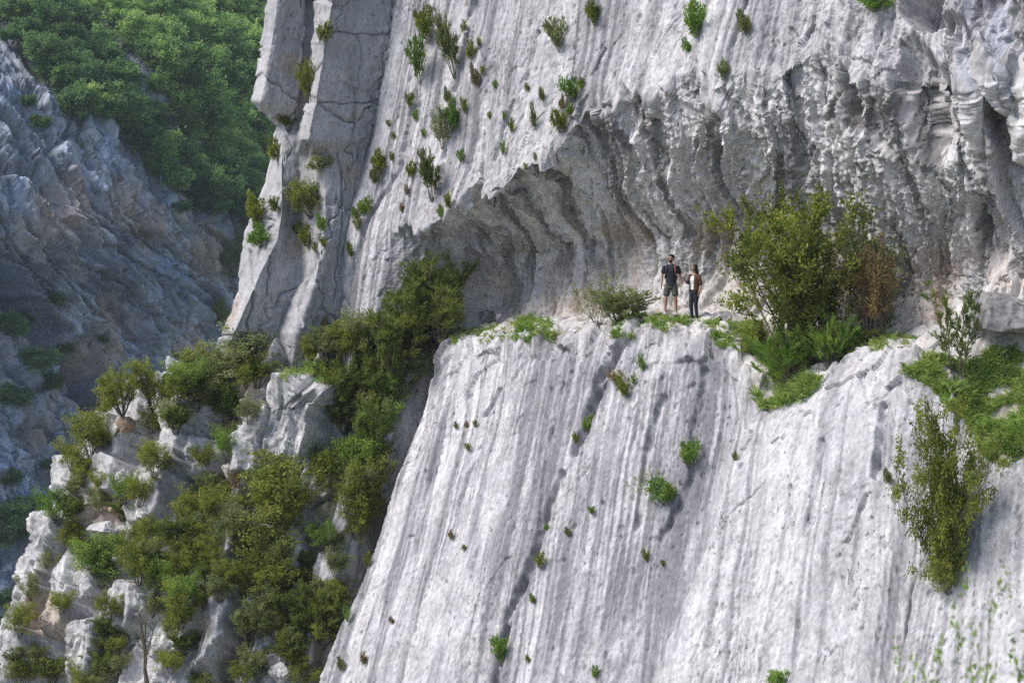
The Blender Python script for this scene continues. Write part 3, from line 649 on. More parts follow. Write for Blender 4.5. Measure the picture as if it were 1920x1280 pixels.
for i in range(3):
    shrub('box%d' % i, 20 + i, L_BOX, stems=8, h=1.8, spread=.6, kids=8, twigs=6, per=11, leaf=(.085, .042), puff=.06, kidlen=.46, fan=.9)
    shrub('jun%d' % i, 30 + i, L_JUN, stems=11, h=1.7, spread=.5, up=.12, kids=9, twigs=6, per=14, leaf=(.12, .022), along=.75, puff=.02, fan=.6, kidlen=.4)
    recolour('gry%d' % i, 'box%d' % i, L_GRY); recolour('bri%d' % i, 'box%d' % i, L_BRI); recolour('jug%d' % i, 'jun%d' % i, L_GRY)
    shrub('tuft%d' % i, 40 + i, L_BOX, stems=6, h=.55, spread=1.0, kids=4, twigs=4, per=12, leaf=(.065, .035), puff=.03, kidlen=.55, r=.008, first=.1)
    recolour('tufb%d' % i, 'tuft%d' % i, L_BRI); recolour('tufg%d' % i, 'tuft%d' % i, L_GRY); recolour('tufd%d' % i, 'tuft%d' % i, L_DRY)
    shrub('plume%d' % i, 50 + i, L_BRI, stems=18, h=.8, spread=.55, up=.05, kids=6, twigs=3, per=10, leaf=(.12, .014), along=.9, puff=.012, fan=.4, kidlen=.45, r=.006)
shrub('russet', 60, L_RED, stems=12, h=1.9, spread=.4, kids=9, twigs=5, per=9, leaf=(.06, .03), kidlen=.36, fan=.6, r=.014)
shrub('spindly', 61, L_JUN, stems=7, h=1.9, spread=.5, kids=10, twigs=4, per=13, leaf=(.09, .02), along=.7, puff=.012, kidlen=.22, fan=.6, r=.013)
shrub('twiggy', 62, L_GRY, stems=9, h=1.2, spread=1.1, kids=6, twigs=4, per=6, leaf=(.06, .025), kidlen=.4, fan=.6, r=.01)
shrub('pine', 63, L_BOX, stems=9, h=2.6, spread=1.0, kids=9, twigs=6, per=16, leaf=(.09, .03), trunk=.7, kidlen=.42, fan=.7, r=.03)
shrub('bare', 64, L_GRY, stems=4, h=1.8, spread=.6, kids=7, twigs=3, per=2, leaf=(.05, .03), kidlen=.5, fan=.8, r=.03, trunk=.4)
shrub('bigtuft', 65, L_BOX, stems=15, h=3.0, spread=.42, kids=12, twigs=7, per=14, leaf=(.09, .046), puff=.05, kidlen=.3, fan=1.0, r=.02, first=.02, jit=.2)
shrub('sprig', 66, L_BRI, stems=6, h=1.3, spread=.9, kids=5, twigs=3, per=7, leaf=(.035, .022), puff=.012, kidlen=.4, fan=.6, r=.006)
for i in range(4):
    shrub('far%d' % i, 70 + i, L_FAR, stems=8, h=5.2, spread=.75, kids=8, twigs=5, per=9, leaf=(.38, .26), puff=.25, trunk=.8, kidlen=.42, fan=1.0, r=.07, first=.1)
    recolour('fard%d' % i, 'far%d' % i, L_FARD)
prng = np.random.default_rng(77)
def beside(u, v, marks):
    du, dv, nm = min(((u - a_, v - b_, c_) for a_, b_, c_ in marks), key=lambda q: q[0] ** 2 + q[1] ** 2); r_ = math.hypot(du, dv)
    w_ = ('left of' if du < 0 else 'right of') if abs(du) > abs(dv) else ('above' if dv < 0 else 'below')
    return ('close ' if r_ < 38 else '' if r_ < 75 else 'some way ') + w_ + ' the ' + nm
USED = set()
def single(prefix, u, v, marks):
    for m_ in sorted(marks, key=lambda q: (u - q[0]) ** 2 + (v - q[1]) ** 2)[:6]:
        lab = prefix + beside(u, v, [m_])
        if lab not in USED: USED.add(lab); return lab
    return prefix + beside(u, v, marks)
MK_S = [(560, 790, 'square pillar'), (362, 810, 'cracked rock tower'), (196, 990, 'flat tilted slab'), (236, 830, 'brown stained block'), (300, 940, 'bulky white rock'), (545, 1030, 'grey rounded rock'), (410, 1190, 'white jagged rock'), (212, 760, 'spreading skyline tree'), (180, 1050, 'bright leafy bush'), (520, 940, 'large yellow green bush'), (690, 830, 'bluish cone shaped shrub'), (440, 910, 'dead russet bush'), (275, 1220, 'bare sapling'), (120, 1030, 'white skyline rib'), (455, 690, 'pale bush at the buttress foot'), (90, 1200, 'lowest white rib'), (600, 1160, 'upright shrub by the slab'), (520, 1265, 'white rounded rock at the bottom'), (740, 660, 'wide feathery juniper')]
MK_T = [(800, 50, 'round dark bush'), (784, 130, 'bright trailing plant'), (848, 100, 'tall grey green shrub'), (826, 240, 'bushy grey green shrub'), (806, 330, 'dark cone shaped shrub'), (1046, 220, 'lower green clump in the middle'), (1300, 40, 'yellow green bush'), (710, 300, 'olive bush by the buttress'), (684, 385, 'small bright bush at the wall edge'), (580, 380, 'large bush in the buttress hollow'), (1163, 720, 'dark green cushion'), (1240, 920, 'fern like plant'), (1100, 800, 'dark slab crack'), (937, 1220, 'green plant at the bottom crack'), (1293, 850, 'green bush in the grey streak'), (1012, 1050, 'olive tuft of the long crack'), (870, 800, 'thin slab crack near the left edge'), (660, 1080, 'lower left edge of the slab'), (985, 240, 'plain middle of the upper wall'), (605, 600, 'foot of the buttress')]
MK_F = [(480, 50, 'buttress top'), (480, 200, 'buttress nose'), (280, 170, 'bare rock rib'), (40, 30, 'top left corner'), (150, 60, 'dark left wood'), (330, 10, 'top edge'), (430, 380, 'far cliff rim'), (180, 220, 'pale far slab'), (390, 120, 'middle of the wood'), (330, 310, 'lower rim of the wood')]
def plant(name, label, cat, key, u, v, w, h, sheets=None, out=.0, group=None, parts=True, pos=None, turn=None):
    """plant on the rock seen at pixel (u, v), sized for a width w and height h in the photograph"""
    if pos is None:
        hh = hit(u, v, sheets) or hit(u, v, sheets, 14)
        if hh is None: return None
        p, nn, dep = np.array(hh[0]), np.array(hh[1]), hh[2]
    else: p, nn, dep = np.array(pos), np.array([0, 0, 1.0]), float(np.array(pos) @ FW)
    fm, smh, ph, pw = PROTO[key]; sc = dep / F
    sz = h * sc / ph; sx = w * sc / pw
    upv = Vector((0, 0, 1)) * (1 - out) + Vector(nn) * out
    q = upv.normalized().to_track_quat('Z', 'Y').to_matrix().to_4x4()
    M = Matrix.Translation(Vector(p - .02 * nn)) @ q @ Matrix.Rotation(prng.uniform(0, 6.28) if turn is None else turn, 4, 'Z') @ Matrix.Diagonal((sx, sx, sz, 1))
    if parts:
        o = link(name, None); o.empty_display_size = .2
        for nm, me in (('foliage', fm), ('stem', smh)): link(nm, me, o)
    else: o = link(name, fm)
    o.matrix_world = M
    return tag(o, label, cat, group)

# ------------------------------------------------------------------ plants on the ledge
led = ['wall']
def lpos(u, o, v=610): x_, y_, z_ = wpt(u, o, v); return (x_, y_, z_ - .04)
plant('shrub', 'big olive green box bush standing on the ledge right of the two hikers', 'shrub', 'big', 1505, 640, 240, 335, pos=lpos(1505, -.5, 640), turn=.6)
plant('shrub', 'russet thin leaved shrub just behind the big bush', 'shrub', 'russet', 1655, 630, 120, 185, pos=lpos(1640, -1.3, 630))
plant('shrub', 'grey green leafy shrub top between the big bush and the russet shrub', 'shrub', 'gry0', 1630, 620, 100, 190, pos=lpos(1625, -2.0, 620))
plant('shrub', 'spindly dark green shrub with upright branches in the grass at right', 'shrub', 'spindly', 1795, 725, 105, 175, pos=lpos(1795, -.35, 720))
plant('shrub', 'tall narrow yellow green bush hanging on the slab at lower right', 'shrub', 'bigtuft', 1770, 1085, 150, 320, led, .12)
plant('shrub', 'small bush at the foot of the tall narrow bush on the slab', 'shrub', 'box1', 1775, 1110, 60, 90, led, .2)
plant('shrub', 'rounded dark green juniper at the left end of the ledge', 'shrub', 'jun0', 835, 632, 100, 130, pos=lpos(818, -.5, 630))
plant('shrub', 'wide feathery juniper below the overhang where the ledge begins', 'shrub', 'jun1', 760, 690, 130, 165, None, .1)
plant('shrub', 'lower feathery juniper spilling over the corner of the slab', 'shrub', 'jun2', 725, 740, 80, 130, None, .1)
plant('shrub', 'young juniper in front of the rounded juniper', 'shrub', 'jun2', 800, 640, 80, 100, pos=lpos(826, -.1, 640))
plant('shrub', 'grey green shrub on the ledge left of the hikers', 'shrub', 'jug0', 1160, 630, 90, 65, pos=lpos(1165, -.35, 620))
plant('shrub', 'sparse twiggy shrub with bare branches beside the grey green shrub', 'shrub', 'twiggy', 1125, 640, 80, 100, pos=lpos(1122, -.15, 620))
plant('shrub', 'broom like green shrub below the big bush at the ledge edge', 'shrub', 'plume0', 1560, 700, 110, 95, pos=lpos(1560, -.35, 680))
plant('shrub', 'grey green broom shrub overhanging the slab below the big bush', 'shrub', 'plume1', 1480, 725, 120, 110, pos=lpos(1478, -.15, 700))
plant('shrub', 'dense low green shrub at the base of the big bush', 'shrub', 'jun0', 1585, 650, 80, 70, pos=lpos(1580, -.6, 650))
plant('shrub', 'low bush left at the foot of the big bush', 'shrub', 'box2', 1420, 650, 90, 60, pos=lpos(1425, -.6, 640))

# ------------------------------------------------------------------ plants rooted in the upper wall and the buttress
UPW = [(800, 80, 40, 66, 'tuft0', 'round dark green bush high on the upper wall near the buttress'),
       (784, 165, 30, 90, 'tufb0', 'bright green trailing plant below the round bush on the upper wall'),
       (848, 150, 30, 115, 'jug1', 'tall grey green conifer like shrub in the crack of the upper wall'),
       (826, 275, 40, 80, 'gry2', 'bushy grey green shrub half way down the cracked upper wall'),
       (806, 375, 30, 95, 'jun1', 'dark green cone shaped shrub just above the overhang lip'),
       (845, 245, 28, 60, 'tufb1', 'bright green leafy clump beside the bushy grey green shrub'),
       (1300, 66, 44, 68, 'tufb2', 'yellow green bush at the top of the wall above the hikers'),
       (1110, 44, 28, 48, 'tuft1', 'small dark green bush at the top edge left of the yellow green bush'),
       (1044, 98, 36, 62, 'tufg0', 'dry grey green clump high in the middle of the upper wall'),
       (1068, 188, 36, 44, 'tufb0', 'green leafy clump in the short crack in the middle of the upper wall'),
       (1046, 245, 28, 44, 'tuft2', 'lower green clump of the short crack in the middle of the upper wall'),
       (1394, 66, 24, 48, 'tufg1', 'thin grey green plant in the crack right of the yellow green bush'),
       (1362, 142, 22, 34, 'tufg2', 'pale plant at the lower end of the crack right of the yellow green bush'),
       (1635, 26, 60, 34, 'tufb1', 'light green twigs hanging into the top edge at right'),
       (710, 322, 30, 44, 'tuft1', 'olive bush at the left edge of the smooth upper wall'),
       (684, 398, 24, 34, 'tufb2', 'small bright bush low on the left edge of the smooth upper wall'),
       (606, 78, 26, 40, 'tuft2', 'olive bush on the dark face near the top of the buttress'),
       (573, 190, 28, 76, 'tuft0', 'long olive clump in the deep crack of the buttress'),
       (537, 245, 34, 52, 'jun2', 'dark bush under the overhanging nose of the buttress'),
       (516, 308, 26, 44, 'tuft1', 'brown green bush on the left edge of the buttress'),
       (580, 404, 70, 72, 'box0', 'large dark green bush in the hollow of the buttress'),
       (600, 325, 50, 30, 'tufg2', 'grassy clump on the small shelf below the dark face of the buttress'),
       (480, 420, 40, 58, 'tuft2', 'olive clump on the left skyline of the buttress'),
       (484, 462, 36, 44, 'tufb1', 'bright clump below the olive clump on the left skyline'),
       (574, 465, 26, 44, 'tuft0', 'narrow clump below the large bush of the buttress'),
       (438, 525, 62, 88, 'gry1', 'yellowish shrub on the lower left skyline of the buttress'),
       (408, 612, 36, 44, 'tuft1', 'orange tinged shrub at the foot of the buttress skyline'),
       (515, 402, 18, 36, 'jun0', 'tiny upright juniper left of the large bush of the buttress'),
       (1163, 738, 28, 38, 'tuft2', 'dark green cushion on the slab below the left shrub'),
       (1150, 716, 26, 24, 'tufd0', 'yellow flowering tuft beside the dark green cushion on the slab'),
       (1293, 872, 40, 48, 'tufb0', 'green bush in the grey streaked part of the slab'),
       (1240, 942, 44, 54, 'tufb1', 'fern like green plant in the middle of the slab'),
       (1208, 920, 64, 40, 'twiggy', 'sparse yellow green twigs left of the fern like plant'),
       (1100, 806, 20, 32, 'tufb2', 'bright small plant at the end of the dark slab crack'),
       (937, 1245, 32, 56, 'tufb0', 'green plant at the bottom of the long crack in the slab'),
       (1458, 1284, 48, 34, 'tufb2', 'bright leafy clump at the bottom edge of the white slab'),
       (1012, 1064, 18, 34, 'tuft0', 'olive tuft in the middle of the long slab crack')]
for u, v, w, h, k, lab in UPW:
    big = h > 60
    plant('shrub' if h > 40 else 'small_plant', lab, 'shrub' if h > 40 else 'plant', k, u, v, w, h, None, .25, parts=h > 40)
SMALL = [(770, 212, 16, 26), (776, 226, 12, 20), (700, 345, 18, 32), (768, 328, 20, 24), (735, 258, 10, 12), (760, 362, 10, 16), (985, 172, 10, 14), (957, 252, 11, 28), (941, 292, 11, 24), (998, 252, 11, 44), (1012, 192, 11, 26), (1284, 104, 16, 26), (890, 165, 18, 38), (880, 110, 18, 30), (868, 215, 14, 28), (862, 305, 16, 22), (835, 195, 16, 26), (838, 395, 16, 24), (822, 405, 14, 20), (750, 395, 9, 14), (730, 300, 10, 14), (725, 235, 9, 12), (790, 255, 10, 14), (668, 430, 18, 26), (655, 480, 14, 18), (662, 410, 14, 20), (672, 400, 12, 18), (650, 465, 10, 14), (905, 140, 10, 16), (925, 165, 9, 14), (870, 60, 12, 20), (895, 90, 10, 16), (1065, 225, 12, 22), (1055, 205, 12, 24), (1085, 165, 12, 16), (915, 225, 8, 14), (940, 235, 8, 18), (1000, 300, 8, 14), (985, 325, 8, 12),
         (600, 432, 20, 28), (612, 622, 16, 22), (560, 440, 18, 24), (612, 470, 14, 18), (640, 620, 18, 24), (590, 470, 14, 16), (1082, 830, 12, 18), (1198, 694, 14, 28), (842, 1008, 11, 16), (867, 1030, 9, 11), (874, 842, 11, 13), (1106, 962, 15, 14), (1060, 1002, 13, 15), (1206, 1048, 14, 20), (995, 1128, 11, 18), (678, 1244, 14, 22), (702, 992, 13, 18), (663, 1084, 18, 30), (648, 1165, 14, 26), (637, 1254, 16, 24), (686, 1060, 14, 24), (1113, 1268, 15, 20), (870, 800, 9, 12), (850, 800, 8, 12), (887, 800, 8, 14), (1185, 720, 10, 18), (1660, 905, 16, 26), (1375, 860, 10, 16), (1020, 990, 9, 12), (730, 1165, 9, 12), (985, 1240, 9, 14), (1240, 1060, 9, 12)]
for i, (u, v, w, h) in enumerate(SMALL):
    k = ['tuft0', 'tufb0', 'tufg1', 'tuft2', 'tufb1', 'tufd1', 'tuft1'][i % 7]
    lab = single({'tuft': 'olive', 'tufb': 'bright green', 'tufg': 'grey green', 'tufd': 'dry brown'}[k[:4]] + ' crack tuft ', u, v - h * .5, MK_T)
    plant('grass_tuft', lab, 'plant', k, u, v, w * .95, h * 1.25, ['wall', 'buttress'], .2, 'tufts in the upper cliff cracks' if v < 640 else 'tufts in the lower slab cracks', parts=False)

# ------------------------------------------------------------------ boulders
def boulder(name, label, u, v, w, h, seed, c=(.5, .495, .5), sheets=None, pos=None, dpt=1.0, cat='rock', group=None, cuts=14, sink=.2, n_=18, kmin=.48):
    rng = np.random.default_rng(seed)
    g = np.linspace(-1, 1, n_ + 1); X, Y_ = np.meshgrid(g, g); Z = np.ones_like(X); parts = []
    for ax in range(3):
        for sgn in (1, -1):
            arr = [X * sgn, Y_, Z * sgn]; V = np.stack([arr[(ax + i) % 3] for i in range(3)], -1).reshape(-1, 3); parts.append((V, grid_quads(n_ + 1, n_ + 1)))
    V, Q = join(parts); V = unit(V) / (np.abs(unit(V)).max(1, keepdims=True) ** .55) * 1.05
    for _ in range(cuts):
        nn = unit(rng.normal(size=3)); k = rng.uniform(kmin, kmin + .38); d = V @ nn; V = V - np.clip(d - k, 0, None)[:, None] * nn
    V = V + unit(V) * (.07 * fbm(V[:, 0] * 2.6, V[:, 1] * 2.6, V[:, 2] * 1.8 + seed, o=4, gain=.6) - .10 * sm(.07, 0, np.abs(noise(V[:, 0] * 1.3 + V[:, 1], V[:, 1] * 1.3, V[:, 2] * .7 + seed))))[:, None]
    if pos is None:
        hh = hit(u, v, sheets) or hit(u, v, sheets, 14); p = np.array(hh[0])
    else: p = np.array(pos)
    sc = (p @ FW) / F; hw, hz = w * sc / 2, h * sc / 2
    V = V * np.array([hw, hw * dpt, hz]); V[:, 2] += hz * (1 - sink)
    me = fast_mesh(name, V, Q, M_ROCKS); cc_ = np.empty((len(V), 3), np.float32); cc_[:] = c
    cc_ = mixc(cc_, np.array(c) * .6, sm(0, .6, fbm(V[:, 0] * 2, V[:, 1] * 2, V[:, 2] * 2, o=3, seed=seed)) * .6); set_col(me, cc_)
    o = link(name, me); o.location = p; o.rotation_euler = (0, 0, rng.uniform(-.5, .5)); return tag(o, label, cat, group)
boulder('boulder', 'large grey boulder lying on the path at the right edge', 1880, 662, 205, 112, 3, (.29, .285, .29), pos=lpos(1885, -2.0, 640), cuts=22, n_=34)
boulder('boulder', 'dark grey boulder at the foot of the cave wall by the juniper', 912, 612, 34, 40, 4, (.24, .24, .27), pos=lpos(912, -1.9, 612))
boulder('rock', 'small upright rock beside the dark grey boulder', 932, 612, 16, 26, 5, (.26, .25, .28), pos=lpos(934, -1.7, 612))
for i, (u, o_, w) in enumerate([(985, -2.5, 13), (1060, -2.2, 15), (1090, -.8, 12), (1345, -1.2, 17), (1362, -.5, 14), (1190, -2.0, 11), (1325, -.3, 15), (1000, -.6, 14), (1720, -1.6, 22), (1690, -.6, 18), (1745, -.9, 16), (1650, -.2, 18), (1610, -.15, 16), (1385, -.3, 16), (880, -.7, 12), (1640, -.9, 14), (1775, -1.5, 20)]):
    boulder('rock', 'loose pale stone lying on the rocky path', 0, 0, w, w * .6, 100 + i, (.5, .49, .48), pos=lpos(u, o_, 610), group='loose stones on the path', n_=6)
OUT = [(196, 1005, 70, 46, 'flat tilted slab resting on the slope edge', (.56, .55, .55)),
       (240, 812, 44, 48, 'brown stained block under the slope trees', (.42, .30, .22)),
       (232, 905, 40, 40, 'pale block below the brown stained block', (.52, .5, .5)),
       (520, 1275, 60, 44, 'white rounded rock at the bottom edge of the slope', (.6, .59, .59)),
       (215, 965, 40, 36, 'orange tinged block above the flat tilted slab', (.5, .36, .27))]
for i, (u, v, w, h, lab, c) in enumerate(OUT):
    boulder('rock_outcrop', lab, u, v, w, h * 1.05, 200 + i, c, ['slope'], dpt=1.0, cuts=24, sink=.3, n_=34, kmin=.5)

# ------------------------------------------------------------------ shrubs of the left slope
slo = ['slope']
NAMED = [(212, 815, 110, 135, 'pine', 'spreading small tree on the skyline of the left slope'),
         (292, 800, 95, 120, 'pine', 'second small tree right of the skyline tree'),
         (165, 860, 70, 90, 'box0', 'shrub on the skyline left below the small tree'),
         (385, 740, 110, 90, 'box1', 'wide bush at the top of the slope under the buttress'),
         (455, 720, 130, 100, 'gry1', 'pale green bush at the buttress foot'),
         (180, 1085, 90, 80, 'bri1', 'bright green leafy bush under the flat tilted slab'),
         (108, 985, 70, 70, 'bri2', 'bright green bush on the left skyline below the brown block'),
         (520, 1000, 150, 150, 'box2', 'large yellow green bush in the middle of the slope'),
         (500, 1090, 120, 130, 'box1', 'olive bush below the large yellow green bush'),
         (690, 875, 60, 120, 'jun1', 'dark bluish cone shaped shrub beside the slab edge'),
         (655, 800, 80, 130, 'jun0', 'juniper in the gully beside the slab edge'),
         (600, 905, 46, 60, 'box0', 'small bush growing against the tall square pillar'),
         (640, 900, 80, 80, 'box2', 'dark bush at the right foot of the tall square pillar'),
         (440, 940, 44, 70, 'russet', 'dead russet bush left of the large yellow green bush'),
         (275, 1278, 80, 150, 'bare', 'bare branched sapling near the bottom of the slope'),
         (600, 1200, 80, 110, 'jun2', 'upright shrub at the bottom beside the slab'),
         (680, 960, 70, 110, 'box0', 'yellow green bush hugging the slab edge')]
for u, v, w, h, k, lab in NAMED: plant('tree' if k in ('pine', 'bare') else 'shrub', lab, 'tree' if k in ('pine', 'bare') else 'shrub', k, u, v, w, h, slo, .05)
ROCKY = [(360, 815, 34, 60), (196, 990, 45, 28), (110, 1080, 34, 130), (80, 1170, 40, 150), (145, 1150, 40, 90), (545, 1020, 30, 60), (560, 800, 80, 110), (400, 1190, 40, 80), (236, 830, 34, 55), (330, 880, 36, 60), (520, 1258, 36, 30), (490, 840, 24, 50), (300, 930, 34, 55), (255, 1150, 34, 40), (640, 950, 22, 60), (600, 1090, 16, 60)]
polyS = [(130, 870), (190, 790), (330, 725), (420, 665), (520, 690), (640, 640), (800, 655), (765, 770), (715, 900), (662, 1050), (620, 1200), (590, 1300), (20, 1300), (70, 1120), (110, 970)]
cand = []
for uu in np.arange(10, 790, 31):
    for vv in np.arange(650, 1325, 30):
        u = uu + prng.uniform(-15, 15); v = vv + prng.uniform(-14, 14)
        if not inpoly(np.array([u]), np.array([v]), polyS)[0]: continue
        if abs(u - 562) < 75 and 700 < v < 935: continue
        if any(((u - a_) / c_) ** 2 + ((v - 22 - b_) / d_) ** 2 < 1.0 for a_, b_, c_, d_ in ROCKY): continue
        dens = .6 + .95 * float(noise(np.array([u / 95.0]), np.array([v / 120.0]), seed=3)[0]) + (.12 if 380 < u < 640 else 0) + (.15 if u > 800 - .344 * (v - 640) - 70 else 0) - (.12 if u < 260 and v > 900 else 0)
        if prng.uniform() > dens: continue
        cand.append((u, v))
cand += [(60, 1130), (40, 1195), (25, 1255), (92, 1065), (122, 965), (70, 1235), (112, 1155), (140, 1010), (150, 905), (95, 1280), (160, 1285), (50, 1290)]
for i, (u, v) in enumerate(cand):
    k = ['box0', 'box1', 'gry2', 'box2', 'jun0', 'gry0', 'box1', 'bri0', 'box0', 'jug1'][int(prng.integers(0, 10))]; w = prng.uniform(30, 56) if u < 260 else prng.uniform(36, 76)
    plant('shrub', single(('small ' if w < 50 else 'large ' if w > 72 else '') + {'box': 'olive', 'gry': 'grey green', 'jun': 'feathery', 'bri': 'bright green', 'jug': 'pale feathery'}[k[:3]] + ' slope shrub ', u, v - w * .5, MK_S), 'shrub', k, u, v, w, w * prng.uniform(.8, 1.25), slo, .12, 'shrubs on the steep left slope')

# ------------------------------------------------------------------ trees and bushes across the gorge
polyF = [(20, -10), (500, -10), (505, 300), (480, 420), (440, 405), (380, 385), (330, 375), (290, 330), (240, 250), (190, 235), (150, 240), (95, 170), (50, 110)]
rib_ = [(200, 60), (250, 130), (330, 250), (365, 300)]
n_far = 0
for vv in np.arange(-8, 440, 22):
    for uu in np.arange(10, 520, 27):
        u = uu + prng.uniform(-10, 10); v = vv + prng.uniform(-8, 8)
        if not inpoly(np.array([u]), np.array([v]), polyF)[0]: continue
        d_ = pdist(np.array([u + 12.0]), np.array([v]), rib_)[0][0]
        if d_ < 24 and prng.uniform() < .85: continue
        lt = (u - 250) * .8 + (200 - v) * .7 + prng.normal() * 60 > 0
        w = prng.uniform(42, 68) * (1.0 if v > 60 else .85)
        if n_far >= 298: continue
        o = plant('far_tree', single(('bright leafy' if lt else 'dark') + (' broad' if w > 60 else ' small' if w < 49 else '') + ' far tree ', u, v - w * .5, MK_F), 'tree', ('far%d' if lt else 'fard%d') % prng.integers(0, 4), u, v, w, w * prng.uniform(.8, 1.1), ['far'], .1, 'bright wood across the gorge' if lt else 'dark trees across the gorge', parts=False)
        n_far += o is not None
for i, (u, v, w) in enumerate([(20, 30, 50), (15, 70, 40), (75, 235, 40), (20, 620, 60), (70, 690, 60), (100, 730, 50), (25, 760, 60), (60, 600, 40), (130, 660, 40), (30, 980, 70), (70, 1000, 60), (15, 1010, 60), (60, 960, 50), (20, 1140, 60), (10, 1200, 70), (40, 1180, 50), (380, 380, 40), (410, 395, 40), (440, 400, 44), (345, 390, 34), (110, 560, 30), (60, 190, 34), (90, 880, 34), (30, 900, 40), (200, 630, 24), (12, 1260, 70)]):
    plant('far_bush', single('dark bush on the shaded far cliff ', u, v, [(20, 50, 'far top left wood'), (75, 235, 'pale far slab'), (70, 680, 'dark diagonal cleft'), (40, 980, 'left skyline at mid height'), (20, 1180, 'lowest left corner'), (400, 385, 'far wood rim')]), 'bush', 'fard%d' % (i % 4), u, v + 10, w, w * .75, ['far'], .2, 'bushes on the far cliff ledges', parts=False)

# ------------------------------------------------------------------ grass
def grass(name, label, poly, tufts, ln, seed, dry=.15, sheet='wall', blades=11, pred=None):
    rng = np.random.default_rng(seed); Pp, Np, U0, V0, D0 = SHEETS[sheet]
    m = np.nonzero(inpoly(U0, V0, poly))[0]
    if pred is not None: m = m[pred(Pp[m], Np[m])]
    dmin = np.percentile(D0[m], 2); m = m[D0[m] < dmin + 5]
    pk = rng.choice(m, tufts); wgt = noise(Pp[pk, 0] * .9, Pp[pk, 1] * .9 + Pp[pk, 2], seed=seed); pk = pk[wgt > -.25]
    n_ = len(pk); base = np.repeat(Pp[pk], blades, 0) + rng.normal(size=(n_ * blades, 3)) * np.array([.05, .05, .015])
    nb = len(base); L = ln * rng.uniform(.45, 1.2, nb)[:, None] * np.repeat(rng.uniform(.6, 1.2, n_), blades)[:, None]
    d = unit(np.array([0, 0, 1.0]) + .45 * rng.normal(size=(nb, 3)) + .25 * np.repeat(Np[pk], blades, 0)); side = unit(np.cross(d, rng.normal(size=(nb, 3)))) * .014
    tip = base + d * L + np.array([0, 0, -.25]) * L + .25 * L * unit(d * np.array([1, 1, 0])); mid = base + d * L * .55
    V = np.stack([base - side, base + side, mid + side * .8, tip, mid - side * .8], 1).reshape(-1, 3)
    Q = np.arange(nb * 5).reshape(nb, 5)
    ti = np.clip(np.repeat(rng.uniform(.1, .8, n_), blades) + .15 * rng.normal(size=nb) + dry, 0, 1)
    me = fast_mesh(name, V, Q, L_GRS, smooth=False, k=5); set_f(me, np.repeat(ti, 5), 'tint')
    return tag(link(name, me), label, 'grass', kind='stuff')
grass('grass', 'grass hummock on the ledge between juniper and shrub', [(958, 606), (1000, 600), (1055, 612), (1040, 640), (965, 645)], 200, .34, 1)
grass('grass', 'thin grass along the left ledge edge', [(830, 618), (945, 612), (950, 642), (825, 646)], 150, .22, 2, .3)
grass('grass', 'green grass at the feet of the two hikers', [(1210, 600), (1260, 594), (1315, 598), (1335, 615), (1235, 626)], 200, .24, 3)
grass('grass', 'grass below the grey green shrub', [(1148, 600), (1208, 590), (1200, 632), (1150, 640)], 120, .26, 4)
grass('grass', 'yellowish grass between hikers and big bush', [(1320, 606), (1425, 606), (1430, 670), (1345, 650)], 220, .24, 5, .25)
grass('grass', 'lush grass slope at the right edge below the boulder', [(1665, 690), (1690, 660), (1760, 645), (1960, 665), (1960, 860), (1865, 875), (1805, 790), (1740, 722)], 2700, .36, 6)
grass('grass', 'dry grass tufts hanging over the edge below the big bush', [(1405, 690), (1500, 680), (1540, 720), (1500, 755), (1425, 775)], 420, .38, 7, .3)
grass('grass', 'grass under the russet shrub beside the path', [(1580, 625), (1720, 620), (1700, 650), (1590, 665)], 130, .26, 8)
grass('grass', 'grass on the shelf above the tall square pillar', [(520, 685), (650, 680), (650, 715), (525, 722)], 220, .30, 9, .25, 'slope')
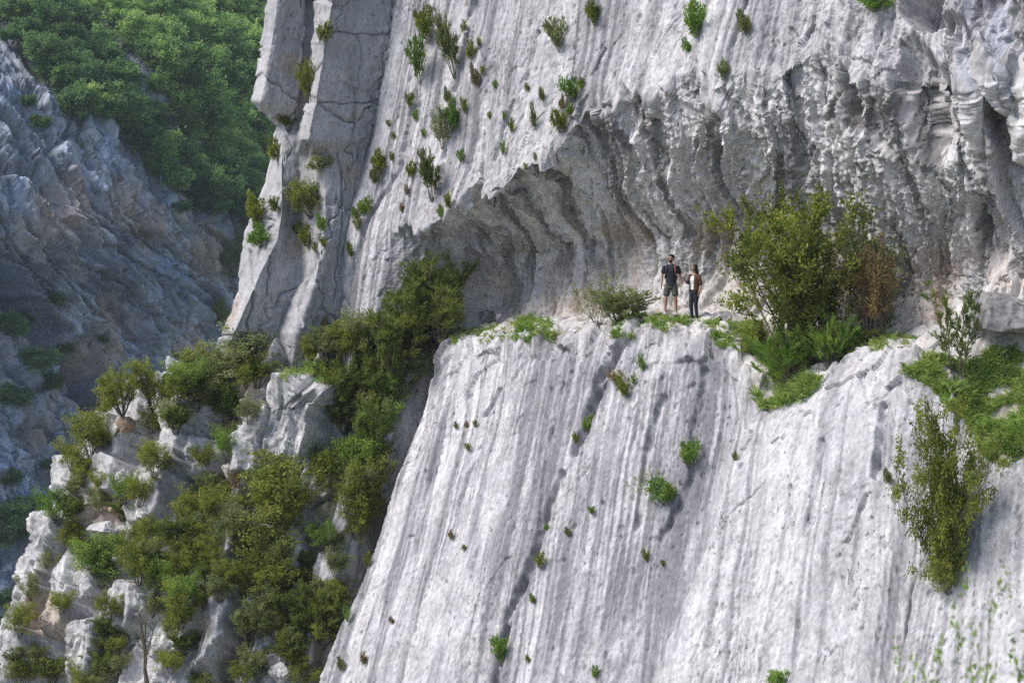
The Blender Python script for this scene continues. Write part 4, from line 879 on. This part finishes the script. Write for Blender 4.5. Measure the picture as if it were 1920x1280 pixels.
# ------------------------------------------------------------------ people
M_SKIN = plain('skin', (.46, .26, .18), .55, .08); M_HAIR = plain('dark_hair', (.02, .014, .01), .5, .3, 90)
M_NAVY = plain('navy_cotton', (.018, .022, .035), .85, .15); M_SHORT = plain('olive_grey_cotton', (.075, .085, .068), .85, .15)
M_BROWN = plain('brown_cotton', (.095, .045, .028), .85, .15); M_WHITE = plain('white_cotton', (.75, .74, .74), .8, .05)
M_JEAN = plain('dark_denim', (.014, .017, .028), .85, .2); M_SHOE = plain('pale_shoe', (.42, .41, .42), .7, .1); M_SOLE = plain('dark_shoe', (.06, .05, .045), .8, .1)
M_PACK = plain('black_nylon', (.02, .02, .024), .6, .2); M_STRAP = plain('red_webbing', (.22, .05, .04), .7, .2); M_EYE = plain('eye', (.02, .015, .012), .3, .0)
def ring_loft(pts, rx, ry=None, seg=14, xdir=(1, 0, 0)):
    """closed solid along a polyline with elliptical sections and rounded ends"""
    pts = np.asarray(pts, float); rx = np.asarray(rx, float); ry = rx if ry is None else np.asarray(ry, float)
    t = unit(np.gradient(pts, axis=0)); a = np.asarray(xdir, float)[None] - t * (t @ np.asarray(xdir, float))[:, None]
    bad = np.linalg.norm(a, axis=1) < .2; a[bad] = np.cross(t[bad], [0, 1, 0.]); a = unit(a); b = np.cross(t, a)
    P0 = [pts[0] - t[0] * rx[0] * .45]; rows_ = [(pts[0] - t[0] * rx[0] * .35, rx[0] * .6, ry[0] * .6, a[0], b[0])]
    rows_ += [(pts[i], rx[i], ry[i], a[i], b[i]) for i in range(len(pts))] + [(pts[-1] + t[-1] * rx[-1] * .35, rx[-1] * .6, ry[-1] * .6, a[-1], b[-1])]
    th = np.linspace(0, 2 * np.pi, seg, endpoint=False); V = []
    for p, x_, y_, aa, bb in rows_: V.append(p + x_ * np.cos(th)[:, None] * aa + y_ * np.sin(th)[:, None] * bb)
    n_ = len(V); V = np.concatenate(V + [P0, [pts[-1] + t[-1] * rx[-1] * .45]]); i = np.arange(n_ * seg).reshape(n_, seg); j = np.roll(i, -1, 1)
    Fc = [list(f) for f in np.stack([i[:-1], j[:-1], j[1:], i[1:]], -1).reshape(-1, 4)]
    Fc += [[n_ * seg, i[0][(k + 1) % seg], i[0][k]] for k in range(seg)] + [[n_ * seg + 1, i[-1][k], i[-1][(k + 1) % seg]] for k in range(seg)]
    return V, Fc
def ball(c, r, R_=None, seg=14):
    th = np.linspace(0, np.pi, 9); p = np.stack([0 * th, 0 * th, np.cos(th)], 1); rr_ = np.sin(th)
    ph = np.linspace(0, 2 * np.pi, seg, endpoint=False); V = []
    for k in range(1, 8): V.append(np.stack([rr_[k] * np.cos(ph), rr_[k] * np.sin(ph), np.full(seg, p[k, 2])], 1))
    V = np.concatenate(V + [[[0, 0, 1.0]], [[0, 0, -1.0]]]) * np.asarray(r); V = V @ (np.eye(3) if R_ is None else R_).T + np.asarray(c)
    i = np.arange(7 * seg).reshape(7, seg); j = np.roll(i, -1, 1)
    Fc = [list(f) for f in np.stack([i[:-1], i[1:], j[1:], j[:-1]], -1).reshape(-1, 4)] + [[7 * seg, i[0][k], i[0][(k + 1) % seg]] for k in range(seg)] + [[7 * seg + 1, i[-1][(k + 1) % seg], i[-1][k]] for k in range(seg)]
    return V, Fc
def solid(name, parts, m, parent=None, voxel=.008, smooth=3):
    """overlapping shapes fused into one continuous surface"""
    V, Fc, k = [], [], 0
    for v, f in parts: V.append(v); Fc += [[q + k for q in x_] for x_ in f]; k += len(v)
    me = bpy.data.meshes.new(name); me.from_pydata(np.concatenate(V).tolist(), [], Fc); me.materials.append(m)
    o = link(name, me)
    if voxel:
        md = o.modifiers.new('r', 'REMESH'); md.mode = 'VOXEL'; md.voxel_size = voxel
        ms = o.modifiers.new('s', 'SMOOTH'); ms.iterations = smooth; ms.factor = .5
        dg = bpy.context.evaluated_depsgraph_get(); me2 = bpy.data.meshes.new_from_object(o.evaluated_get(dg)); o.modifiers.clear(); o.data = me2
        me2.materials.clear(); me2.materials.append(m)
    o.data.polygons.foreach_set('use_smooth', [True] * len(o.data.polygons))
    if parent is not None: o.parent = parent
    return o
def rotz(a): c, s_ = math.cos(a), math.sin(a); return np.array([[c, -s_, 0], [s_, c, 0], [0, 0, 1.0]])
def rotx(a): c, s_ = math.cos(a), math.sin(a); return np.array([[1, 0, 0], [0, c, -s_], [0, s_, c]])
def hand(w, d, side, s_=1.0, curl=.3, palm=(0, -1, 0)):
    """palm, four bent fingers, a thumb from the side; w wrist, d pointing direction"""
    w = np.array(w); d = unit(np.array(d, float)); pn = np.array(palm, float); pn = unit(pn - d * (pn @ d)); x_ = np.cross(d, pn) * side
    out_ = [ring_loft([w, w + d * .04 * s_, w + d * .085 * s_], np.array([.026, .038, .036]) * s_, np.array([.02, .017, .014]) * s_, 10, x_)]
    for k, (off, L) in enumerate([(-.027, .068), (-.009, .078), (.009, .073), (.026, .056)]):
        b0 = w + (d * .08 + x_ * off) * s_; b1 = b0 + (d * .55 + pn * curl * .3) * L * s_; b2 = b1 + (d * .40 + pn * curl) * L * .5 * s_
        out_.append(ring_loft([b0, b1, b2], np.array([.0095, .009, .008]) * s_, None, 7, x_))
    t0 = w + (d * .025 - x_ * .03) * s_; out_.append(ring_loft([t0, t0 + (d * .03 - x_ * .022 + pn * .01) * s_, t0 + (d * .062 - x_ * .024 + pn * .02) * s_], np.array([.013, .011, .009]) * s_, None, 7, pn))
    return out_
def head_parts(c, Rm, s_=1.0):
    """skull, jaw, nose, lips, ears; faces -Y before the turn"""
    c = np.array(c); f = lambda p, r: ball(c + Rm @ (np.array(p) * s_), np.array(r) * s_, Rm)
    return [f((0, .012, .03), (.074, .094, .088)), f((0, -.018, -.035), (.058, .070, .075)), f((0, -.052, -.082), (.030, .028, .026)), f((0, -.098, -.008), (.013, .02, .026)), f((0, -.09, .03), (.05, .012, .012)),
            f((0, -.084, -.052), (.024, .012, .010)), f((.074, .012, -.005), (.010, .018, .030)), f((-.074, .012, -.005), (.010, .018, .030)), f((.035, -.066, -.02), (.024, .022, .024)), f((-.035, -.066, -.02), (.024, .022, .024))]
def eyes(root, c, Rm, s_):
    for sx in (-1, 1):
        p = np.array(c) + Rm @ (np.array([sx * .031, -.084, .012]) * s_); solid('eye', [ball(p, np.array([.012, .008, .007]) * s_, Rm, 8)], M_EYE, root, 0)
        p = np.array(c) + Rm @ (np.array([sx * .031, -.088, .034]) * s_); solid('eyebrow', [ball(p, np.array([.02, .008, .005]) * s_, Rm, 8)], M_HAIR, root, 0)
def torso(rings): return ring_loft([(0, y_, z_) for z_, y_, _, _ in rings], [q[2] for q in rings], [q[3] for q in rings], 20)

def man(loc, rz):
    o = link('person', None); RH = rotz(-.75) @ rotx(-.08); hc = (0, -.025, 1.655)
    el = [np.array([-.275, .03, 1.13]), np.array([.275, .05, 1.13])]; wr = [np.array([-.285, -.04, .885]), np.array([.30, -.05, .90])]; sh = [np.array([-.185, .01, 1.425]), np.array([.185, .01, 1.425])]
    hip = [np.array([-.09, 0, .92]), np.array([.09, 0, .92])]; kn = [np.array([-.15, -.03, .50]), np.array([.135, -.03, .50])]; an = [np.array([-.175, .01, .08]), np.array([.15, .02, .08])]
    P_ = [torso([(.86, 0, .14, .10), (1.0, 0, .145, .10), (1.12, 0, .142, .10), (1.28, -.005, .165, .112), (1.38, 0, .165, .10), (1.44, .005, .12, .075)]), ring_loft([(0, .01, 1.42), (0, -.005, 1.50), (0, -.02, 1.58)], [.062, .054, .052])] + head_parts(hc, RH)
    for k, sd_ in ((0, -1), (1, 1)):
        P_ += [ring_loft([sh[k], (sh[k] + el[k]) / 2, el[k], (el[k] * .65 + wr[k] * .35), wr[k]], [.052, .046, .038, .039, .026])] + hand(wr[k], (sd_ * .02, -.12, -1), sd_, 1.0, .45, (-sd_, -.3, 0))
        P_ += [ring_loft([hip[k], (hip[k] + kn[k]) / 2, kn[k], kn[k] * .66 + an[k] * .34 + np.array([0, .02, 0]), an[k]], [.085, .074, .053, .055, .036])]
    body = solid('body', P_, M_SKIN, o, .007, 2)
    eyes(o, hc, RH, 1.0)
    c = np.array(hc); f = lambda p, r: ball(c + RH @ np.array(p), np.array(r), RH)
    solid('hair', [f((0, .028, .062), (.083, .092, .075)), f((0, .055, .02), (.078, .065, .075)), f((0, -.045, .105), (.06, .05, .03)), f((.05, -.01, .09), (.04, .05, .035)), f((-.045, -.02, .095), (.04, .05, .03))], M_HAIR, o, .008, 2)
    solid('beard', [f((0, -.04, -.075), (.058, .055, .04)), f((.048, -.012, -.045), (.022, .04, .04)), f((-.048, -.012, -.045), (.022, .04, .04)), f((0, -.088, -.036), (.026, .012, .008))], M_HAIR, o, .007, 2)
    sv = [torso([(.87, 0, .168, .125), (.96, 0, .165, .122), (1.12, -.005, .162, .12), (1.28, -.008, .182, .13), (1.38, 0, .182, .118), (1.44, .005, .135, .088), (1.465, .005, .09, .075)])]
    for k in (0, 1):
        e = sh[k] * .38 + el[k] * .62; sv.append(ring_loft([sh[k] - (sh[k] - el[k]) * -.02, (sh[k] + e) / 2, e], [.068, .068, .07]))
    solid('t_shirt', sv, M_NAVY, o, .009, 2)
    ps = [torso([(.80, 0, .15, .115), (.88, 0, .158, .12), (.98, 0, .156, .115)])]
    for k in (0, 1):
        e = hip[k] * .2 + kn[k] * .8 + np.array([0, 0, .0]); ps.append(ring_loft([hip[k] - np.array([0, 0, .03]), (hip[k] + e) / 2, e], [.098, .098, .098]))
    solid('shorts', ps, M_SHORT, o, .009, 2)
    for k in (0, 1):
        a_ = an[k]; solid('shoe', [ring_loft([a_ + [0, .05, -.04], a_ + [0, -.05, -.045], a_ + [0, -.14, -.055], a_ + [0, -.18, -.06]], [.042, .046, .05, .038], [.045, .045, .032, .024]), ring_loft([a_ + [0, 0, -.02], a_ + [0, 0, .03]], [.047, .045])], M_SHOE, o, .009, 2)
    o.location = loc; o.rotation_euler = (0, 0, rz); return o
def backpack(loc, rz):
    o = link('backpack', None)
    solid('bag', [ring_loft([(0, .20, .98), (0, .205, 1.1), (0, .20, 1.3), (0, .185, 1.44)], [.13, .145, .14, .11], [.075, .09, .085, .06], 14), ring_loft([(0, .27, 1.02), (0, .275, 1.18)], [.10, .10], [.04, .04])], M_PACK, o, .012, 3)
    for sx in (-1, 1):
        pts = [(sx * .10, .13, 1.43), (sx * .105, .03, 1.49), (sx * .115, -.07, 1.465), (sx * .125, -.128, 1.38), (sx * .135, -.135, 1.27), (sx * .165, -.09, 1.16), (sx * .172, .02, 1.08), (sx * .12, .13, 1.05)]
        solid('strap', [ring_loft(pts, [.026] * 8, [.009] * 8, 8)], M_PACK if sx < 0 else M_STRAP, o, 0)
    o.location = loc; o.rotation_euler = (0, 0, rz); return o
def woman(loc, rz):
    o = link('person', None); s_ = .94; RH = rotz(-.35) @ rotx(.02); hc = (0, -.02, 1.555)
    sh = [np.array([-.165, .0, 1.335]), np.array([.165, .0, 1.335])]
    el = [np.array([-.24, -.04, 1.09]), np.array([.205, .05, 1.06])]; wr = [np.array([-.20, -.22, 1.23]), np.array([.215, -.02, .84])]
    hip = [np.array([-.085, 0, .86]), np.array([.085, 0, .86])]; kn = [np.array([-.09, -.05, .47]), np.array([.075, -.02, .47])]; an = [np.array([-.085, .0, .08]), np.array([.055, .05, .08])]
    P_ = [torso([(.82, 0, .145, .105), (.93, 0, .135, .095), (1.04, 0, .115, .085), (1.18, -.01, .135, .10), (1.29, 0, .14, .09), (1.35, .0, .10, .065)]), ring_loft([(0, .0, 1.33), (0, -.005, 1.41), (0, -.015, 1.48)], [.052, .045, .044])] + head_parts(hc, RH, s_)
    for k, sd_ in ((0, -1), (1, 1)):
        P_ += [ring_loft([sh[k], (sh[k] + el[k]) / 2, el[k], el[k] * .6 + wr[k] * .4, wr[k]], [.044, .038, .032, .032, .022])]
        P_ += hand(wr[k], unit(wr[k] - el[k]), sd_, .9, .5, (-sd_, -.3, 0))
        P_ += [ring_loft([hip[k], (hip[k] + kn[k]) / 2, kn[k], an[k]], [.082, .068, .05, .036])]
    solid('body', P_, M_SKIN, o, .007, 2); eyes(o, hc, RH, s_)
    c = np.array(hc); f = lambda p, r: ball(c + RH @ (np.array(p) * s_), np.array(r) * s_, RH)
    solid('hair', [f((0, .026, .055), (.084, .096, .078)), f((0, .07, -.03), (.082, .055, .11)), ring_loft([c + [0, .07, 0], c + [.01, .10, -.12], c + [.015, .10, -.25], c + [.01, .095, -.33]], [.075, .08, .07, .04], [.05, .05, .045, .03]), f((.066, .01, -.04), (.022, .04, .09)), f((-.066, .015, -.04), (.02, .035, .09))], M_HAIR, o, .008, 2)
    solid('top', [torso([(.86, 0, .145, .11), (1.0, -.003, .128, .098), (1.08, -.005, .128, .098), (1.19, -.014, .147, .113), (1.28, -.004, .145, .098)])], M_WHITE, o, .009, 2)
    js = [torso([(.78, 0, .135, .11), (.86, 0, .152, .115), (.93, 0, .142, .105)])]
    for k in (0, 1): js.append(ring_loft([hip[k], (hip[k] + kn[k]) / 2, kn[k], kn[k] * .4 + an[k] * .6, an[k] + [0, 0, .02]], [.092, .078, .06, .052, .047]))
    solid('jeans', js, M_JEAN, o, .009, 2)
    # overshirt: open at the front
    th = np.linspace(math.radians(-62), math.radians(242), 30); V = []; zs = [(.84, .185, .15), (.95, .175, .14), (1.06, .165, .132), (1.19, .172, .135), (1.29, .172, .12), (1.35, .128, .09), (1.375, .085, .07)]
    for off in (0, -.012):
        for z_, rx_, ry_ in zs:
            wv = .008 * np.sin(th * 7 + z_ * 9) if z_ < 1.1 else 0
            V.append(np.stack([(rx_ + off + wv) * np.cos(th), (ry_ + off + wv) * np.sin(th), np.full(30, z_)], 1))
    V = np.concatenate(V); n_ = len(zs); i = np.arange(n_ * 30).reshape(n_, 30)
    q1 = np.stack([i[:-1, :-1], i[:-1, 1:], i[1:, 1:], i[1:, :-1]], -1).reshape(-1, 4); Fc = [list(q) for q in q1] + [list(q[::-1] + n_ * 30) for q in q1]
    m_ = n_ * 30
    for r_ in range(n_ - 1):
        Fc += [[i[r_, 0], i[r_ + 1, 0], i[r_ + 1, 0] + m_, i[r_, 0] + m_], [i[r_, -1], i[r_, -1] + m_, i[r_ + 1, -1] + m_, i[r_ + 1, -1]]]
    for k in range(29): Fc += [[i[0, k], i[0, k] + m_, i[0, k + 1] + m_, i[0, k + 1]]]
    pr = [(V, Fc)]
    for k in (0, 1):
        e = el[k] * .75 + wr[k] * .25 if k == 0 else el[k]
        pr.append(ring_loft([sh[k] + [0, 0, .01], (sh[k] + el[k]) / 2, el[k] if k == 0 else el[k] * 1.0 + np.array([0, 0, .03]), e], [.06, .056, .052, .052]))
    solid('overshirt', pr, M_BROWN, o, 0)
    for k in (0, 1):
        a_ = an[k]; solid('shoe', [ring_loft([a_ + [0, .045, -.045], a_ + [0, -.05, -.05], a_ + [0, -.12, -.055], a_ + [0, -.16, -.06]], [.036, .04, .042, .03], [.036, .036, .028, .02])], M_SHOE, o, .009, 2)
    o.location = loc; o.rotation_euler = (0, 0, rz); return o
mp = lpos(1258, -.55, 592); mp = (mp[0], mp[1], mp[2] + .03); wp = lpos(1302, -.85, 588); wp = (wp[0], wp[1], wp[2] + .04)
tag(man(mp, -.12), 'bearded hiker in navy t-shirt and olive shorts looking left on the ledge', 'person')
tag(backpack(mp, -.12), 'black backpack with red strap worn by the hiker in navy', 'backpack')
tag(woman(wp, -.85), 'long haired hiker in brown overshirt, white top and dark jeans', 'person')

# ------------------------------------------------------------------ near rock shelf below the camera, with the plant that reaches into the frame
gx = np.linspace(-7, 9, 80); gy = np.linspace(-7, 11.5, 90); GX, GY = np.meshgrid(gx, gy)
GZ = -1.75 - .125 * np.clip(GY, 0, 20) - .03 * np.abs(GX) + .12 * fbm(GX * .7, GY * .7, o=4, seed=501) - 14 * sm(10.6, 11.5, GY + .5 * noise(GX * .6, GX * 0, seed=5))
GP = np.stack([GX, GY, GZ], -1); me = fast_mesh('rock_shelf', GP, grid_quads(*GX.shape), M_ROCKS); cg = np.empty(GP.shape, np.float32); cg[:] = (.5, .49, .49); set_col(me, cg)
tag(link('rock_shelf', me), 'rock shelf under the viewpoint', kind='structure')
for i, (u, hpx, wpx, lab) in enumerate([(1775, 215, 130, 'out of focus leafy sprig at the bottom right edge, left one'), (1880, 170, 170, 'out of focus leafy sprig in the bottom right corner')]):
    x_ = (u - 960) / F * 10.2; z_ = float(GZ[np.argmin(np.abs(gy - 10.0)), np.argmin(np.abs(gx - x_))])
    plant('shrub', lab, 'shrub', 'sprig', 0, 0, wpx * 1.6, hpx + (-z_ / 10.0 * F * .998 - 843 + 0) if False else hpx + 300, pos=(x_, 10.0, z_))

# ------------------------------------------------------------------ the air of the gorge
def box_mesh(name, lo, hi, m):
    x0, y0, z0 = lo; x1, y1, z1 = hi
    V = [(x0, y0, z0), (x1, y0, z0), (x1, y1, z0), (x0, y1, z0), (x0, y0, z1), (x1, y0, z1), (x1, y1, z1), (x0, y1, z1)]
    return fast_mesh(name, V, [(0, 3, 2, 1), (4, 5, 6, 7), (0, 1, 5, 4), (1, 2, 6, 5), (2, 3, 7, 6), (3, 0, 4, 7)], m, smooth=False)
m_h = bpy.data.materials.new('haze'); m_h.use_nodes = True; nt = m_h.node_tree; nt.nodes.remove(nt.nodes['Principled BSDF'])
pv = nt.nodes.new('ShaderNodeVolumePrincipled'); pv.inputs['Color'].default_value = (.80, .88, 1.0, 1); pv.inputs['Density'].default_value = .00018; pv.inputs['Anisotropy'].default_value = .1
nt.links.new(pv.outputs[0], nt.nodes['Material Output'].inputs['Volume'])
tag(link('haze', box_mesh('haze', (-640, -340, -112), (640, 840, 150), m_h)), 'thin blue haze filling the gorge', kind='stuff')
